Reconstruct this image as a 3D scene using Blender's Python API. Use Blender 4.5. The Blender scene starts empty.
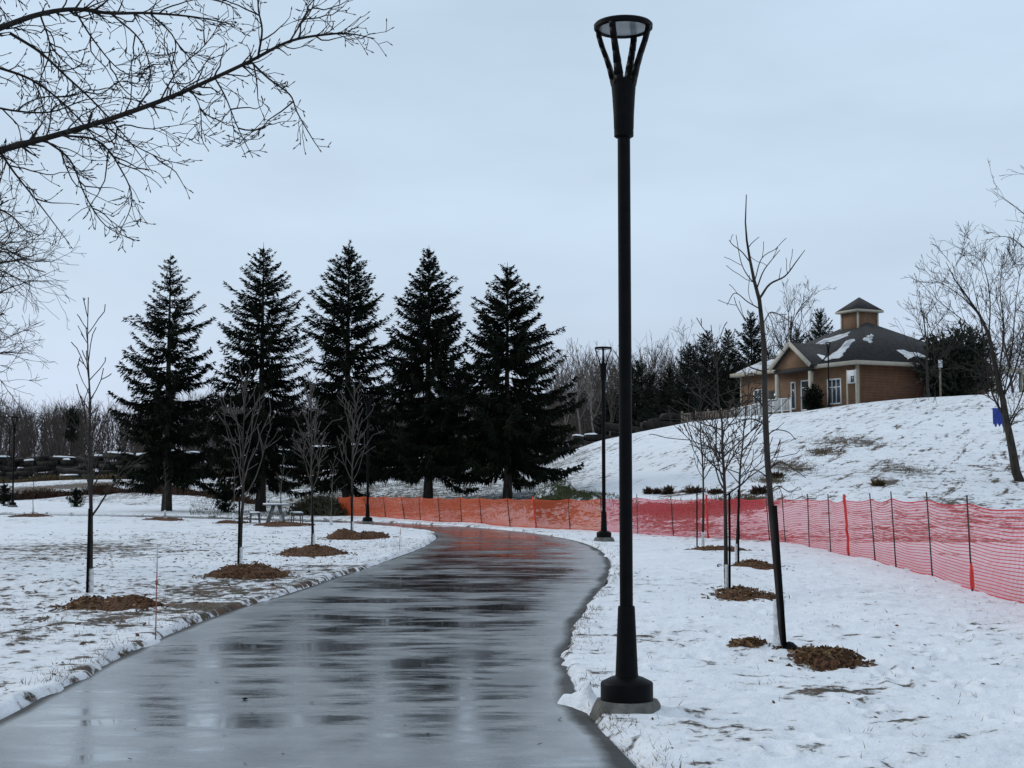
import bpy, bmesh, math, random
import numpy as np
from mathutils import Vector, Matrix

S = bpy.context.scene
COL = S.collection
R = math.radians

# ------------------------------------------------------------------ camera, world, sun, exposure
F = 1400.0
PITCH = math.atan(94.0 / F)
EYE = np.array([0.0, 0.0, 1.6])
cam_d = bpy.data.cameras.new("camera")
cam = bpy.data.objects.new("camera", cam_d)
COL.objects.link(cam)
cam.location = EYE
cam.rotation_euler = (R(90) + PITCH, 0, 0)
cam_d.sensor_width = 36.0
cam_d.lens = 36.0 * F / 1024.0
cam_d.clip_start = 0.05
cam_d.clip_end = 6000
S.camera = cam

SUN_EL, SUN_AZ = R(30), R(-62)          # azimuth from +Y, clockwise seen from above
w = bpy.data.worlds.new("World")
S.world = w
w.use_nodes = True
nt = w.node_tree
nt.nodes.clear()
out = nt.nodes.new("ShaderNodeOutputWorld")
bg = nt.nodes.new("ShaderNodeBackground")
sky = nt.nodes.new("ShaderNodeTexSky")
sky.sky_type = 'NISHITA'
sky.sun_disc = False
sky.sun_elevation = SUN_EL
sky.sun_rotation = SUN_AZ
sky.dust_density = 2.0
tc = nt.nodes.new("ShaderNodeTexCoord")
mp = nt.nodes.new("ShaderNodeMapping")
mp.inputs['Scale'].default_value = (1.0, 1.0, 3.4)
nz = nt.nodes.new("ShaderNodeTexNoise")
nz.inputs['Scale'].default_value = 2.6
nz.inputs['Detail'].default_value = 5.0
nz.inputs['Roughness'].default_value = 0.5
sep = nt.nodes.new("ShaderNodeSeparateXYZ")
ramp = nt.nodes.new("ShaderNodeValToRGB")      # cloud deck by height in the sky
ramp.color_ramp.elements[0].position = 0.0
ramp.color_ramp.elements[0].color = (0.50, 0.555, 0.72, 1)
ramp.color_ramp.elements[1].position = 1.0
ramp.color_ramp.elements[1].color = (0.60, 0.68, 0.76, 1)
for pos_, c_ in ((0.06, (0.51, 0.60, 0.745, 1)), (0.16, (0.52, 0.635, 0.765, 1)), (0.34, (0.505, 0.63, 0.765, 1))):
    e_ = ramp.color_ramp.elements.new(pos_)
    e_.color = c_
cl = nt.nodes.new("ShaderNodeMapRange")
cl.inputs[1].default_value, cl.inputs[2].default_value = 0.3, 0.7
cl.inputs[3].default_value, cl.inputs[4].default_value = 8.9, 10.9
vm = nt.nodes.new("ShaderNodeVectorMath")
vm.operation = 'SCALE'
mixs = nt.nodes.new("ShaderNodeMix")
mixs.data_type = 'RGBA'
mixs.inputs[0].default_value = 0.93
L = nt.links.new
L(tc.outputs['Generated'], mp.inputs['Vector'])
L(mp.outputs['Vector'], nz.inputs['Vector'])
L(tc.outputs['Generated'], sep.inputs[0])
L(sep.outputs['Z'], ramp.inputs[0])
L(nz.outputs[0], cl.inputs[0])
L(ramp.outputs[0], vm.inputs[0])
L(cl.outputs[0], vm.inputs['Scale'])
L(sky.outputs[0], mixs.inputs[6])
L(vm.outputs[0], mixs.inputs[7])
L(mixs.outputs[2], bg.inputs[0])
bg.inputs[1].default_value = 0.1
L(bg.outputs[0], out.inputs[0])

sun_d = bpy.data.lights.new("sun", 'SUN')
sun_d.energy = 0.8
sun_d.angle = R(18)
sun_d.color = (1.0, 0.97, 0.93)
sun = bpy.data.objects.new("sun", sun_d)
COL.objects.link(sun)
sdir = Vector((math.sin(SUN_AZ) * math.cos(SUN_EL), math.cos(SUN_AZ) * math.cos(SUN_EL), math.sin(SUN_EL)))
sun.rotation_euler = sdir.to_track_quat('Z', 'Y').to_euler()
sun.location = sdir * 50

S.view_settings.view_transform = 'Standard'
S.view_settings.look = 'None'
S.view_settings.exposure = 0.22
S.view_settings.gamma = 1.0
S.view_settings.use_curve_mapping = False
S.cycles.max_bounces = 6
S.cycles.transparent_max_bounces = 8

# ------------------------------------------------------------------ helpers
FWD = np.array([0.0, math.cos(PITCH), math.sin(PITCH)])
UPV = np.array([0.0, -math.sin(PITCH), math.cos(PITCH)])
RGT = np.array([1.0, 0.0, 0.0])


def ray(px, py):
    return FWD + RGT * (px - 512.0) / F + UPV * (384.0 - py) / F


def P(px, py, Y):
    d = ray(px, py)
    return EYE + d * (Y / d[1])


def flat(px, py, z=0.0):
    d = ray(px, py)
    return EYE + d * ((z - EYE[2]) / d[2])


def _hash(ix, iy, seed):
    h = (ix.astype(np.int64) * 374761393 + iy.astype(np.int64) * 668265263 + seed * 974634777) & 0x7fffffff
    h = ((h ^ (h >> 13)) * 1274126177) & 0x7fffffff
    return ((h ^ (h >> 16)) & 0xffff) / 65535.0


def vnoise(x, y, seed=0):
    ix, iy = np.floor(x), np.floor(y)
    fx, fy = x - ix, y - iy
    fx, fy = fx * fx * (3 - 2 * fx), fy * fy * (3 - 2 * fy)
    a = _hash(ix, iy, seed)
    b = _hash(ix + 1, iy, seed)
    c = _hash(ix, iy + 1, seed)
    d = _hash(ix + 1, iy + 1, seed)
    return (a * (1 - fx) + b * fx) * (1 - fy) + (c * (1 - fx) + d * fx) * fy - 0.5


def fbm(x, y, seed=0, octv=4, gain=0.5):
    s, a = 0.0, 1.0
    for k in range(octv):
        s = s + a * vnoise(x, y, seed + k)
        x, y, a = x * 2.03 + 7.1, y * 2.03 + 3.7, a * gain
    return s


def sstep(a, b, x):
    t = np.clip((x - a) / (b - a), 0, 1)
    return t * t * (3 - 2 * t)


def mesh_np(name, V, Fq):
    """V (n,3); Fq list of int arrays, each (k, sides)"""
    me = bpy.data.meshes.new(name)
    V = np.asarray(V, dtype=np.float32).reshape(-1, 3)
    Fq = [np.asarray(f, dtype=np.int32) for f in Fq if len(f)]
    me.vertices.add(len(V))
    me.vertices.foreach_set("co", V.ravel())
    loops = np.concatenate([f.ravel() for f in Fq])
    sizes = np.concatenate([np.full(len(f), f.shape[1], dtype=np.int32) for f in Fq])
    me.loops.add(len(loops))
    me.loops.foreach_set("vertex_index", loops)
    me.polygons.add(len(sizes))
    st = np.zeros(len(sizes), dtype=np.int32)
    st[1:] = np.cumsum(sizes)[:-1]
    me.polygons.foreach_set("loop_start", st)
    me.polygons.foreach_set("loop_total", sizes)
    me.update(calc_edges=True)
    me.validate()
    return me


class MB:
    """collects geometry and links it as one mesh object"""

    def __init__(self):
        self.V, self.Q, self.n = [], {}, 0

    def add(self, V, faces):
        V = np.asarray(V, dtype=float).reshape(-1, 3)
        for f in faces:
            f = np.asarray(f)
            if f.ndim == 1:
                f = f[None, :]
            self.Q.setdefault(f.shape[1], []).append(f + self.n)
        self.V.append(V)
        self.n += len(V)
        return self

    def box(self, x0, x1, y0, y1, z0, z1, M=None):
        V = np.array([[x, y, z] for z in (z0, z1) for y in (y0, y1) for x in (x0, x1)], float)
        if M is not None:
            V = V @ M[:3, :3].T + M[:3, 3]
        return self.add(V, [[[0, 2, 3, 1], [4, 5, 7, 6], [0, 1, 5, 4], [2, 6, 7, 3], [0, 4, 6, 2], [1, 3, 7, 5]]])

    def bar(self, a, b, wdt, hgt):
        a, b = np.asarray(a, float), np.asarray(b, float)
        d = b - a
        d = d / np.linalg.norm(d)
        u = np.cross(d, [0, 0, 1.0])
        if np.linalg.norm(u) < 1e-4:
            u = np.array([1.0, 0, 0])
        u /= np.linalg.norm(u)
        v = np.cross(u, d)
        V = [p + u * sx * wdt / 2 + v * sy * hgt / 2 for p in (a, b) for sy in (-1, 1) for sx in (-1, 1)]
        return self.add(V, [[[0, 1, 3, 2], [4, 6, 7, 5], [0, 4, 5, 1], [2, 3, 7, 6], [0, 2, 6, 4], [1, 5, 7, 3]]])

    def lathe(self, prof, n=24, ctr=(0, 0, 0), cap=True, rot=0.0):
        a = np.arange(n) * 2 * math.pi / n + rot
        V = []
        for r, z in prof:
            V.append(np.stack([ctr[0] + r * np.cos(a), ctr[1] + r * np.sin(a), np.full(n, ctr[2] + z)], 1))
        V = np.concatenate(V)
        fs = []
        i = np.arange(n)
        j = (i + 1) % n
        for k in range(len(prof) - 1):
            fs.append(np.stack([k * n + i, k * n + j, (k + 1) * n + j, (k + 1) * n + i], 1))
        fl = [np.concatenate(fs)]
        if cap:
            fl.append(np.arange(n)[::-1][None, :])
            fl.append((np.arange(n) + (len(prof) - 1) * n)[None, :])
        return self.add(V, fl)

    def tube(self, pts, rad, n=8, cap=True):
        pts = np.asarray(pts, float)
        rad = np.broadcast_to(np.asarray(rad, float), (len(pts),))
        t = np.gradient(pts, axis=0)
        t /= np.linalg.norm(t, axis=1)[:, None]
        ref = np.array([0.31, 0.95, 0.05]) if abs(t[0][2]) > 0.7 else np.array([0, 0, 1.0])
        a = np.arange(n) * 2 * math.pi / n
        V = []
        for p, d, r in zip(pts, t, rad):
            u = np.cross(ref, d)
            u /= np.linalg.norm(u)
            v = np.cross(d, u)
            V.append(p + r * (np.cos(a)[:, None] * u + np.sin(a)[:, None] * v))
        V = np.concatenate(V)
        i = np.arange(n)
        j = (i + 1) % n
        fl = [np.concatenate([np.stack([k * n + i, k * n + j, (k + 1) * n + j, (k + 1) * n + i], 1) for k in range(len(pts) - 1)])]
        if cap:
            fl += [np.arange(n)[::-1][None, :], (np.arange(n) + (len(pts) - 1) * n)[None, :]]
        return self.add(V, fl)

    def prisms(self, segs, n=3):
        """segs: list of (p, q, r0, r1)"""
        if not len(segs):
            return self
        A = np.array([np.concatenate([s[0], s[1], [s[2], s[3]]]) for s in segs])
        p, q, r0, r1 = A[:, :3], A[:, 3:6], A[:, 6], A[:, 7]
        d = q - p
        d /= np.maximum(np.linalg.norm(d, axis=1), 1e-9)[:, None]
        ref = np.where(np.abs(d[:, 2:3]) > 0.8, np.array([[1.0, 0, 0]]), np.array([[0, 0, 1.0]]))
        u = np.cross(ref, d)
        u /= np.linalg.norm(u, axis=1)[:, None]
        v = np.cross(d, u)
        a = np.arange(n) * 2 * math.pi / n
        ring = np.cos(a)[None, :, None] * u[:, None, :] + np.sin(a)[None, :, None] * v[:, None, :]
        V = np.concatenate([p[:, None, :] + ring * r0[:, None, None], q[:, None, :] + ring * r1[:, None, None]], 1)
        i = np.arange(n)
        j = (i + 1) % n
        f = np.stack([i, j, n + j, n + i], 1)
        fa = (np.arange(len(p)) * 2 * n)[:, None, None] + f[None]
        return self.add(V.reshape(-1, 3), [fa.reshape(-1, 4)])

    def tris(self, T):
        """T (k,3,3)"""
        T = np.asarray(T, float).reshape(-1, 3, 3)
        if len(T):
            self.add(T.reshape(-1, 3), [np.arange(len(T) * 3).reshape(-1, 3)])
        return self

    def quads(self, T):
        T = np.asarray(T, float).reshape(-1, 4, 3)
        if len(T):
            self.add(T.reshape(-1, 3), [np.arange(len(T) * 4).reshape(-1, 4)])
        return self

    def mesh(self, name, mat, smooth=False):
        me = mesh_np(name, np.concatenate(self.V), [np.concatenate(q) for q in self.Q.values()])
        me.materials.append(mat)
        if smooth:
            me.polygons.foreach_set("use_smooth", np.ones(len(me.polygons), dtype=bool))
        return me

    def build(self, name, mat, parent=None, smooth=False):
        o = bpy.data.objects.new(name, self.mesh(name, mat, smooth))
        COL.objects.link(o)
        if parent is not None:
            o.parent = parent
        return o


def sharp(o, ang=35):
    me = o.data
    me.polygons.foreach_set("use_smooth", np.ones(len(me.polygons), dtype=bool))
    bm = bmesh.new()
    bm.from_mesh(me)
    for e in bm.edges:
        if len(e.link_faces) == 2 and e.calc_face_angle(0) > R(ang):
            e.smooth = False
    bm.to_mesh(me)
    bm.free()
    return o


def tag(o, label=None, cat=None, group=None, kind=None):
    if label:
        o['label'] = label
    if cat:
        o['category'] = cat
    if group:
        o['group'] = group
    if kind:
        o['kind'] = kind
    return o


def empty(name, loc, rz=0.0, label=None, cat=None, group=None):
    o = bpy.data.objects.new(name, None)
    COL.objects.link(o)
    o.location = tuple(float(v) for v in loc)
    o.rotation_euler = (0, 0, rz)
    o.empty_display_size = 0.2
    return tag(o, label, cat, group)


def kids(o):
    return [c for c in bpy.data.objects if c.parent == o]


def copy_tree(o, parent=None):
    c = o.copy()
    COL.objects.link(c)
    c.parent = parent
    for ch in kids(o):
        copy_tree(ch, c)
    return c


# ------------------------------------------------------------------ materials
def mat(name, col, rough=0.8, col2=None, scale=8.0, spec=0.3, bump=0.0, bscale=None, metal=0.0, lo=0.35, hi=0.65, detail=4.0, stretch=None):
    m = bpy.data.materials.new(name)
    m.use_nodes = True
    t = m.node_tree
    b = t.nodes['Principled BSDF']
    b.inputs['Roughness'].default_value = rough
    b.inputs['Metallic'].default_value = metal
    b.inputs['Specular IOR Level'].default_value = spec
    b.inputs['Base Color'].default_value = (*col, 1)
    if col2 or bump:
        tcn = t.nodes.new("ShaderNodeTexCoord")
        mpn = t.nodes.new("ShaderNodeMapping")
        if stretch:
            mpn.inputs['Scale'].default_value = stretch
        t.links.new(tcn.outputs['Object'], mpn.inputs[0])
        n = t.nodes.new("ShaderNodeTexNoise")
        n.inputs['Scale'].default_value = scale
        n.inputs['Detail'].default_value = detail
        t.links.new(mpn.outputs[0], n.inputs['Vector'])
    if col2:
        mr = t.nodes.new("ShaderNodeMapRange")
        mr.inputs[1].default_value, mr.inputs[2].default_value = lo, hi
        t.links.new(n.outputs[0], mr.inputs[0])
        mx = t.nodes.new("ShaderNodeMix")
        mx.data_type = 'RGBA'
        mx.inputs[6].default_value = (*col, 1)
        mx.inputs[7].default_value = (*col2, 1)
        t.links.new(mr.outputs[0], mx.inputs[0])
        t.links.new(mx.outputs[2], b.inputs['Base Color'])
    if bump:
        n2 = t.nodes.new("ShaderNodeTexNoise")
        n2.inputs['Scale'].default_value = bscale or scale * 2
        n2.inputs['Detail'].default_value = 5
        t.links.new(mpn.outputs[0], n2.inputs['Vector'])
        bp = t.nodes.new("ShaderNodeBump")
        bp.inputs['Strength'].default_value = bump
        bp.inputs['Distance'].default_value = 0.02
        t.links.new(n2.outputs[0], bp.inputs['Height'])
        t.links.new(bp.outputs[0], b.inputs['Normal'])
    return m


M = {}
M['black_metal'] = mat('black_metal', (0.0025, 0.0026, 0.003), 0.45, (0.0045, 0.0045, 0.005), 14, 0.07, 0.05, 60)
M['lens'] = mat('lens', (0.32, 0.36, 0.38), 0.25, (0.22, 0.25, 0.27), 5, 0.5)
M['concrete'] = mat('concrete', (0.17, 0.165, 0.15), 0.85, (0.09, 0.088, 0.08), 9, 0.3, 0.5, 60)
M['bark'] = mat('bark', (0.055, 0.046, 0.038), 0.9, (0.025, 0.021, 0.018), 10, 0.2, 0.6, 50, stretch=(1, 1, 0.3))
M['dark_bark'] = mat('dark_bark', (0.03, 0.025, 0.021), 0.85, (0.016, 0.013, 0.012), 12, 0.15, 0.3, 60)
M['young_bark'] = mat('young_bark', (0.050, 0.041, 0.035), 0.85, (0.024, 0.020, 0.017), 12, 0.2, 0.3, 60, stretch=(1, 1, 0.4))
M['grey_bark'] = mat('grey_bark', (0.10, 0.086, 0.076), 0.9, (0.06, 0.051, 0.046), 6, 0.2)
M['pale_bark'] = mat('pale_bark', (0.20, 0.178, 0.16), 0.85, (0.10, 0.088, 0.078), 3, 0.2)
M['spruce'] = mat('spruce_needles', (0.007, 0.010, 0.007), 0.85, (0.015, 0.019, 0.011), 1.2, 0.06)
M['conifer'] = mat('conifer_needles', (0.014, 0.019, 0.015), 0.85, (0.030, 0.034, 0.024), 0.8, 0.1)
M['woods'] = mat('woods_bark', (0.060, 0.048, 0.043), 0.95, (0.105, 0.086, 0.077), 0.35, 0.1)
M['stone'] = mat('wet_stone', (0.032, 0.027, 0.023), 0.8, (0.010, 0.009, 0.008), 1.5, 0.15, 0.5, 8)
M['snow_cap'] = mat('snow_cap', (0.78, 0.80, 0.83), 0.6, (0.70, 0.73, 0.78), 4, 0.2, 0.3, 20)
M['old_snow'] = mat('old_snow', (0.62, 0.64, 0.67), 0.6, (0.42, 0.44, 0.46), 2.2, 0.2, 0.3, 20)
M['mulch'] = mat('mulch', (0.15, 0.072, 0.036), 0.9, (0.036, 0.018, 0.011), 28, 0.2, 1.0, 70, lo=0.4, hi=0.6)
M['chip'] = mat('chip', (0.24, 0.14, 0.07), 0.85, (0.07, 0.038, 0.02), 9, 0.2, lo=0.42, hi=0.58)
M['post'] = mat('post_steel', (0.022, 0.018, 0.019), 0.6, (0.05, 0.028, 0.022), 9, 0.4)
M['net'] = mat('net_plastic', (0.62, 0.035, 0.06), 0.5, (0.55, 0.032, 0.04), 0.8, 0.3)
M['net_fine'] = mat('net_fine_plastic', (0.58, 0.092, 0.020), 0.55, (0.49, 0.068, 0.017), 0.6, 0.3)
M['orange_wrap'] = mat('orange_wrap', (0.72, 0.06, 0.045), 0.5, (0.5, 0.04, 0.03), 7, 0.3)
M['guard'] = mat('white_guard', (0.72, 0.73, 0.74), 0.5, (0.45, 0.45, 0.45), 22, 0.3)
M['stake_pink'] = mat('stake_pink', (0.42, 0.12, 0.10), 0.7, (0.26, 0.12, 0.09), 9, 0.2)
M['stake_white'] = mat('stake_white', (0.55, 0.52, 0.5), 0.7)
M['table_wood'] = mat('grey_wood', (0.17, 0.175, 0.18), 0.8, (0.10, 0.10, 0.105), 9, 0.2)
M['shrub'] = mat('shrub_leaf', (0.03, 0.034, 0.02), 0.85, (0.055, 0.045, 0.028), 2, 0.2)
M['brush'] = mat('brush', (0.085, 0.05, 0.032), 0.9, (0.04, 0.026, 0.02), 1.5, 0.1)
M['dry_grass'] = mat('dry_grass', (0.15, 0.105, 0.055), 0.9, (0.06, 0.045, 0.026), 2, 0.1)
M['green_grass'] = mat('green_grass', (0.045, 0.062, 0.022), 0.9, (0.075, 0.075, 0.032), 2, 0.1)
M['leaf'] = mat('dead_leaf', (0.10, 0.05, 0.028), 0.8, (0.04, 0.022, 0.014), 3, 0.3)
M['cream'] = mat('cream_trim', (0.42, 0.385, 0.31), 0.6, (0.36, 0.33, 0.27), 3, 0.3)
M['white'] = mat('white_paint', (0.62, 0.64, 0.64), 0.6, (0.54, 0.56, 0.57), 4, 0.3)
M['glass'] = mat('window_glass', (0.05, 0.065, 0.075), 0.06, (0.02, 0.025, 0.03), 0.9, 0.6)
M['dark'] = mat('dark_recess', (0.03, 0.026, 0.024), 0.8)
M['shingle'] = mat('shingle', (0.062, 0.06, 0.06), 0.9, (0.038, 0.036, 0.037), 5, 0.2, 0.4, 14)
M['rail_wood'] = mat('rail_wood', (0.22, 0.18, 0.14), 0.8, (0.14, 0.11, 0.09), 6, 0.2)
M['blue'] = mat('blue_tarp', (0.02, 0.055, 0.33), 0.5, (0.012, 0.03, 0.18), 5, 0.4)


def siding(name, c1, c2, period):
    m = bpy.data.materials.new(name)
    m.use_nodes = True
    t = m.node_tree
    b = t.nodes['Principled BSDF']
    b.inputs['Roughness'].default_value = 0.8
    b.inputs['Specular IOR Level'].default_value = 0.2
    g = t.nodes.new("ShaderNodeTexCoord")
    n = t.nodes.new("ShaderNodeTexNoise")
    n.inputs['Scale'].default_value = 2.2
    n.inputs['Detail'].default_value = 6
    t.links.new(g.outputs['Object'], n.inputs['Vector'])
    wv = t.nodes.new("ShaderNodeTexWave")
    wv.wave_type = 'BANDS'
    wv.bands_direction = 'Z'
    wv.wave_profile = 'SAW'
    wv.inputs['Scale'].default_value = 0.314 / period
    wv.inputs['Distortion'].default_value = 0.3
    t.links.new(g.outputs['Object'], wv.inputs['Vector'])
    mr = t.nodes.new("ShaderNodeMapRange")
    mr.inputs[1].default_value, mr.inputs[2].default_value = 0.3, 0.7
    t.links.new(n.outputs[0], mr.inputs[0])
    mx = t.nodes.new("ShaderNodeMix")
    mx.data_type = 'RGBA'
    mx.inputs[6].default_value = (*c1, 1)
    mx.inputs[7].default_value = (*c2, 1)
    t.links.new(mr.outputs[0], mx.inputs[0])
    m2 = t.nodes.new("ShaderNodeMix")
    m2.data_type = 'RGBA'
    m2.blend_type = 'MULTIPLY'
    m2.inputs[0].default_value = 0.3
    t.links.new(mx.outputs[2], m2.inputs[6])
    t.links.new(wv.outputs[0], m2.inputs[7])
    t.links.new(m2.outputs[2], b.inputs['Base Color'])
    return m


M['brick'] = siding('brick', (0.18, 0.092, 0.056), (0.128, 0.063, 0.04), 0.2)  # side wall tone, darkened in the colour as the side turned from the light
M['lit_brick'] = siding('lit_brick', (0.225, 0.132, 0.079), (0.17, 0.099, 0.06), 0.15)  # same brick, lightened in the colour for the front facing the light

# ------------------------------------------------------------------ path outline (traced on the ground, metres)
LEFT = [(-2.2, -60), (-2.7, -20), (-3.1, 0), (-3.35, 6)] + [tuple(flat(*p)[:2]) for p in
        ((0, 720), (50, 693), (100, 668), (150, 643), (200, 622), (250, 605), (300, 590), (350, 573), (400, 556), (420, 548.5), (432, 542), (437, 537), (431, 532.5), (412, 529.5),
         (385, 527), (350, 524.6), (300, 522.8), (260, 521.6), (200, 519.8), (120, 517.8), (0, 516), (-200, 514.5), (-700, 513.5))]
RIGHT = [(3.0, -60), (2.0, -20), (1.3, 0), (0.85, 6)] + [tuple(flat(*p)[:2]) for p in
         ((637, 768), (590, 718), (572, 684), (566, 657), (571, 636), (580, 617), (590, 604), (600, 591), (608, 577), (610, 562), (601, 551), (585, 543.5), (560, 537.5), (530, 533), (500, 529.8),
          (470, 527.2), (430, 524.8), (400, 523.2), (350, 521), (300, 519.3), (260, 518.2), (200, 516.6), (120, 514.8), (0, 513.2), (-200, 511.8), (-700, 510.8))]


def catmull(pts, n=6):
    pts = np.array(pts, float)
    q = np.vstack([2 * pts[0] - pts[1], pts, 2 * pts[-1] - pts[-2]])
    o = []
    for i in range(1, len(q) - 2):
        p0, p1, p2, p3 = q[i - 1], q[i], q[i + 1], q[i + 2]
        for t in np.arange(n) / n:
            o.append(0.5 * ((2 * p1) + (-p0 + p2) * t + (2 * p0 - 5 * p1 + 4 * p2 - p3) * t * t + (-p0 + 3 * p1 - 3 * p2 + p3) * t ** 3))
    o.append(pts[-1])
    return np.array(o)


CL, CR = catmull(LEFT, 5), catmull(RIGHT, 5)
POLY = np.vstack([CL, CR[::-1]])


def path_dist(x, y):
    """signed distance to the path's edge, negative on the path"""
    d2 = np.full(x.shape, 1e9)
    ins = np.zeros(x.shape, bool)
    n = len(POLY)
    for i in range(n):
        a, b = POLY[i], POLY[(i + 1) % n]
        e = b - a
        ee = e @ e
        if ee < 1e-9:
            continue
        t = np.clip(((x - a[0]) * e[0] + (y - a[1]) * e[1]) / ee, 0, 1)
        dx, dy = x - a[0] - t * e[0], y - a[1] - t * e[1]
        d2 = np.minimum(d2, dx * dx + dy * dy)
        if a[1] != b[1]:
            c = (a[1] > y) != (b[1] > y)
            ins ^= c & (x < (b[0] - a[0]) * (y - a[1]) / (b[1] - a[1]) + a[0])
    d = np.sqrt(d2)
    return np.where(ins, -d, d)


# ------------------------------------------------------------------ terrain
FENCE = [(386, 519), (405, 520.7), (420.6, 521.6), (440, 523.4), (462, 524.4), (482, 526), (510.5, 528), (537, 529.6), (570.3, 530.8), (603, 532.4), (637.7, 534.5), (673.8, 536.3), (708.4, 538.2),
         (740, 540.2), (770, 542.6), (785.7, 544.7), (809.5, 549), (831, 553), (849.4, 557), (875.8, 562.4), (896.6, 568.4), (933, 577), (972.9, 591), (1042, 611), (1120, 640)]
fq = np.array([f[0] for f in FENCE], float)
fY = np.array([flat(f[0], f[1])[1] for f in FENCE])
TOE_Q = np.concatenate([[-3000, -300, 0, 160, 260, 330], fq, [1500, 3000]])
TOE_Y = np.concatenate([[120, 110, 102, 76, 70, 64], np.where(fq >= 765, np.maximum(fY + 1.2, 35.7), fY + 1.2), [35, 35]])
CR_Q = np.array([-3000, -300, 0, 150, 300, 430, 500, 545, 575, 600, 640, 690, 740, 800, 860, 900, 1024, 1300, 3000], float)
CR_Y = np.array([130, 128, 125, 115, 100, 95, 92, 90, 90, 90, 90, 90, 90, 90, 90, 90, 90, 90, 90], float)
CR_PY = [None, None, None, None, None, None, None, 462, 450, 441.5, 432.5, 423, 418, 412, 404, 400, 393, None, None]
CR_Z = np.array([1.3, 1.3, 1.3, 1.5, 1.6, 2.1, 2.4] + [1.6 + (478 - p) / F * 90 for p in CR_PY[7:17]] + [7.5, 7.5])


def hill(x, y):
    x, y = np.asarray(x, float), np.asarray(y, float)
    q = np.where(y > 1, 512 + F * x / np.maximum(y, 1.0), np.where(x > 0, 3000, -3000))
    q = np.clip(q, -3000, 3000)
    ty, cy, cz = np.interp(q, TOE_Q, TOE_Y), np.interp(q, CR_Q, CR_Y), np.interp(q, CR_Q, CR_Z)
    t = (y - ty) / (cy - ty)
    tt = np.clip(t, 0, 1)
    prof = 0.6 * tt + 0.4 * tt * tt * (3 - 2 * tt)
    prof = np.where(tt < 0.12, prof * (0.4 + 0.6 * tt / 0.12), prof)
    z = cz * prof + np.clip(y - cy, 0, 60) * 0.016
    return z, t, q


def rolling(x, y, t):
    a = 0.10 + 0.14 * sstep(0.02, 0.3, t) * (1 - sstep(0.75, 1.0, t))
    return a * fbm(x * 0.16, y * 0.16, 11, 3) * sstep(1.0, 5.0, np.hypot(x, y))


MOUND = flat(563, 531)         # grassy mound just behind the fence
MOUNDS = [(float(P(566, 500, 48)[0]), 48.5, 2.0, 1.2, 0.95)]
LUMPS = []                     # (x, y, rx, ry, height): snow clods etc., filled below
for px_, py_, rx_, ry_, h_ in ((574, 705, 0.085, 0.13, 0.035), (586, 708, 0.07, 0.08, 0.036), (563, 703, 0.06, 0.09, 0.034),
                               (735, 655, 0.7, 0.55, 0.055), (775, 655, 0.4, 0.4, 0.03), (62, 590, 0.7, 0.6, 0.12), (668, 716, 0.16, 0.15, 0.03),
                               (780, 590, 1.2, 0.9, 0.06), (215, 573, 0.5, 0.5, 0.08)):
    g_ = flat(px_, py_)
    LUMPS.append((g_[0], g_[1], rx_, ry_, h_))


DENTS = []                     # trodden footprints
rng = np.random.default_rng(55)
for (xa, ya), (xb, yb), n_ in (((1.6, 8.2), (5.2, 15.5), 15), ((4.2, 8.6), (2.6, 13.5), 10), ((1.3, 11.5), (4.4, 22.0), 15), ((3.4, 9.3), (6.0, 10.2), 6), ((-4.2, 10.0), (-9.0, 24.0), 18)):
    for k in range(n_):
        f_ = (k + rng.uniform(-0.2, 0.2)) / n_
        DENTS.append((xa + (xb - xa) * f_ + (0.12 if k % 2 else -0.12), ya + (yb - ya) * f_ + rng.normal(0, 0.06), 0.075, 0.15, rng.uniform(0.020, 0.036)))


def ground(x, y, fine=True):
    x, y = np.atleast_1d(np.asarray(x, float)), np.atleast_1d(np.asarray(y, float))
    z, t, q = hill(x, y)
    near = (y > -61) & (y < 75)
    d = np.full(x.shape, 50.0)
    if near.any():
        d[near] = path_dist(x[near], y[near])
    away = sstep(0.3, 3.0, d)
    z = z + rolling(x, y, t) * away
    for mx, my, rx, ry, hh in MOUNDS:
        z = z + hh * np.exp(-((x - mx) / rx) ** 2 - ((y - my) / ry) ** 2) * (1 + 0.9 * fbm(x * 0.8, y * 0.8, 17, 4))
    rr = np.hypot(x, y)
    k = np.exp(-rr / 45.0)
    if fine:
        z = z + k * (0.055 * fbm(x * 1.3, y * 1.3, 21, 3) + 0.042 * fbm(x * 4.6, y * 4.6, 31, 3, 0.6)) * sstep(0.0, 0.6, d)
        pits = sstep(0.16, 0.30, fbm(x * 2.3, y * 2.3, 77, 2)) * sstep(-0.05, 0.2, fbm(x * 0.35, y * 0.35, 79, 2))
        z = z - 0.045 * pits * k * sstep(0.5, 1.2, d)
    dn = d + 0.16 * fbm(x * 1.1, y * 1.1, 41, 3) + 0.07 * fbm(x * 7, y * 7, 43, 2)
    edge = sstep(-0.06, 0.10, dn)
    z = -0.07 + (z + 0.045 + 0.07) * edge + 0.02 * edge * sstep(0.5, 0.1, dn) * (0.5 + fbm(x * 3, y * 3, 45, 2))
    for lx, ly, rx, ry, hh in DENTS:
        near_ = (np.abs(x - lx) < 0.6) & (np.abs(y - ly) < 0.6)
        if near_.any():
            e = ((x[near_] - lx) / rx) ** 2 + ((y[near_] - ly) / ry) ** 2
            z[near_] += hh * (-np.exp(-e * e) + 0.45 * np.exp(-((np.sqrt(e) - 1.45) / 0.35) ** 2))
    for lx, ly, rx, ry, hh in LUMPS:
        e = ((x - lx) / rx) ** 2 + ((y - ly) / ry) ** 2
        wgt = np.exp(-e) * (1 + 0.5 * fbm(x * 11, y * 11, 91, 3))
        z = z + (hh + (0.055 if hh in (0.035, 0.036, 0.034) else 0)) * wgt
    return z, d, t, q


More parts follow.
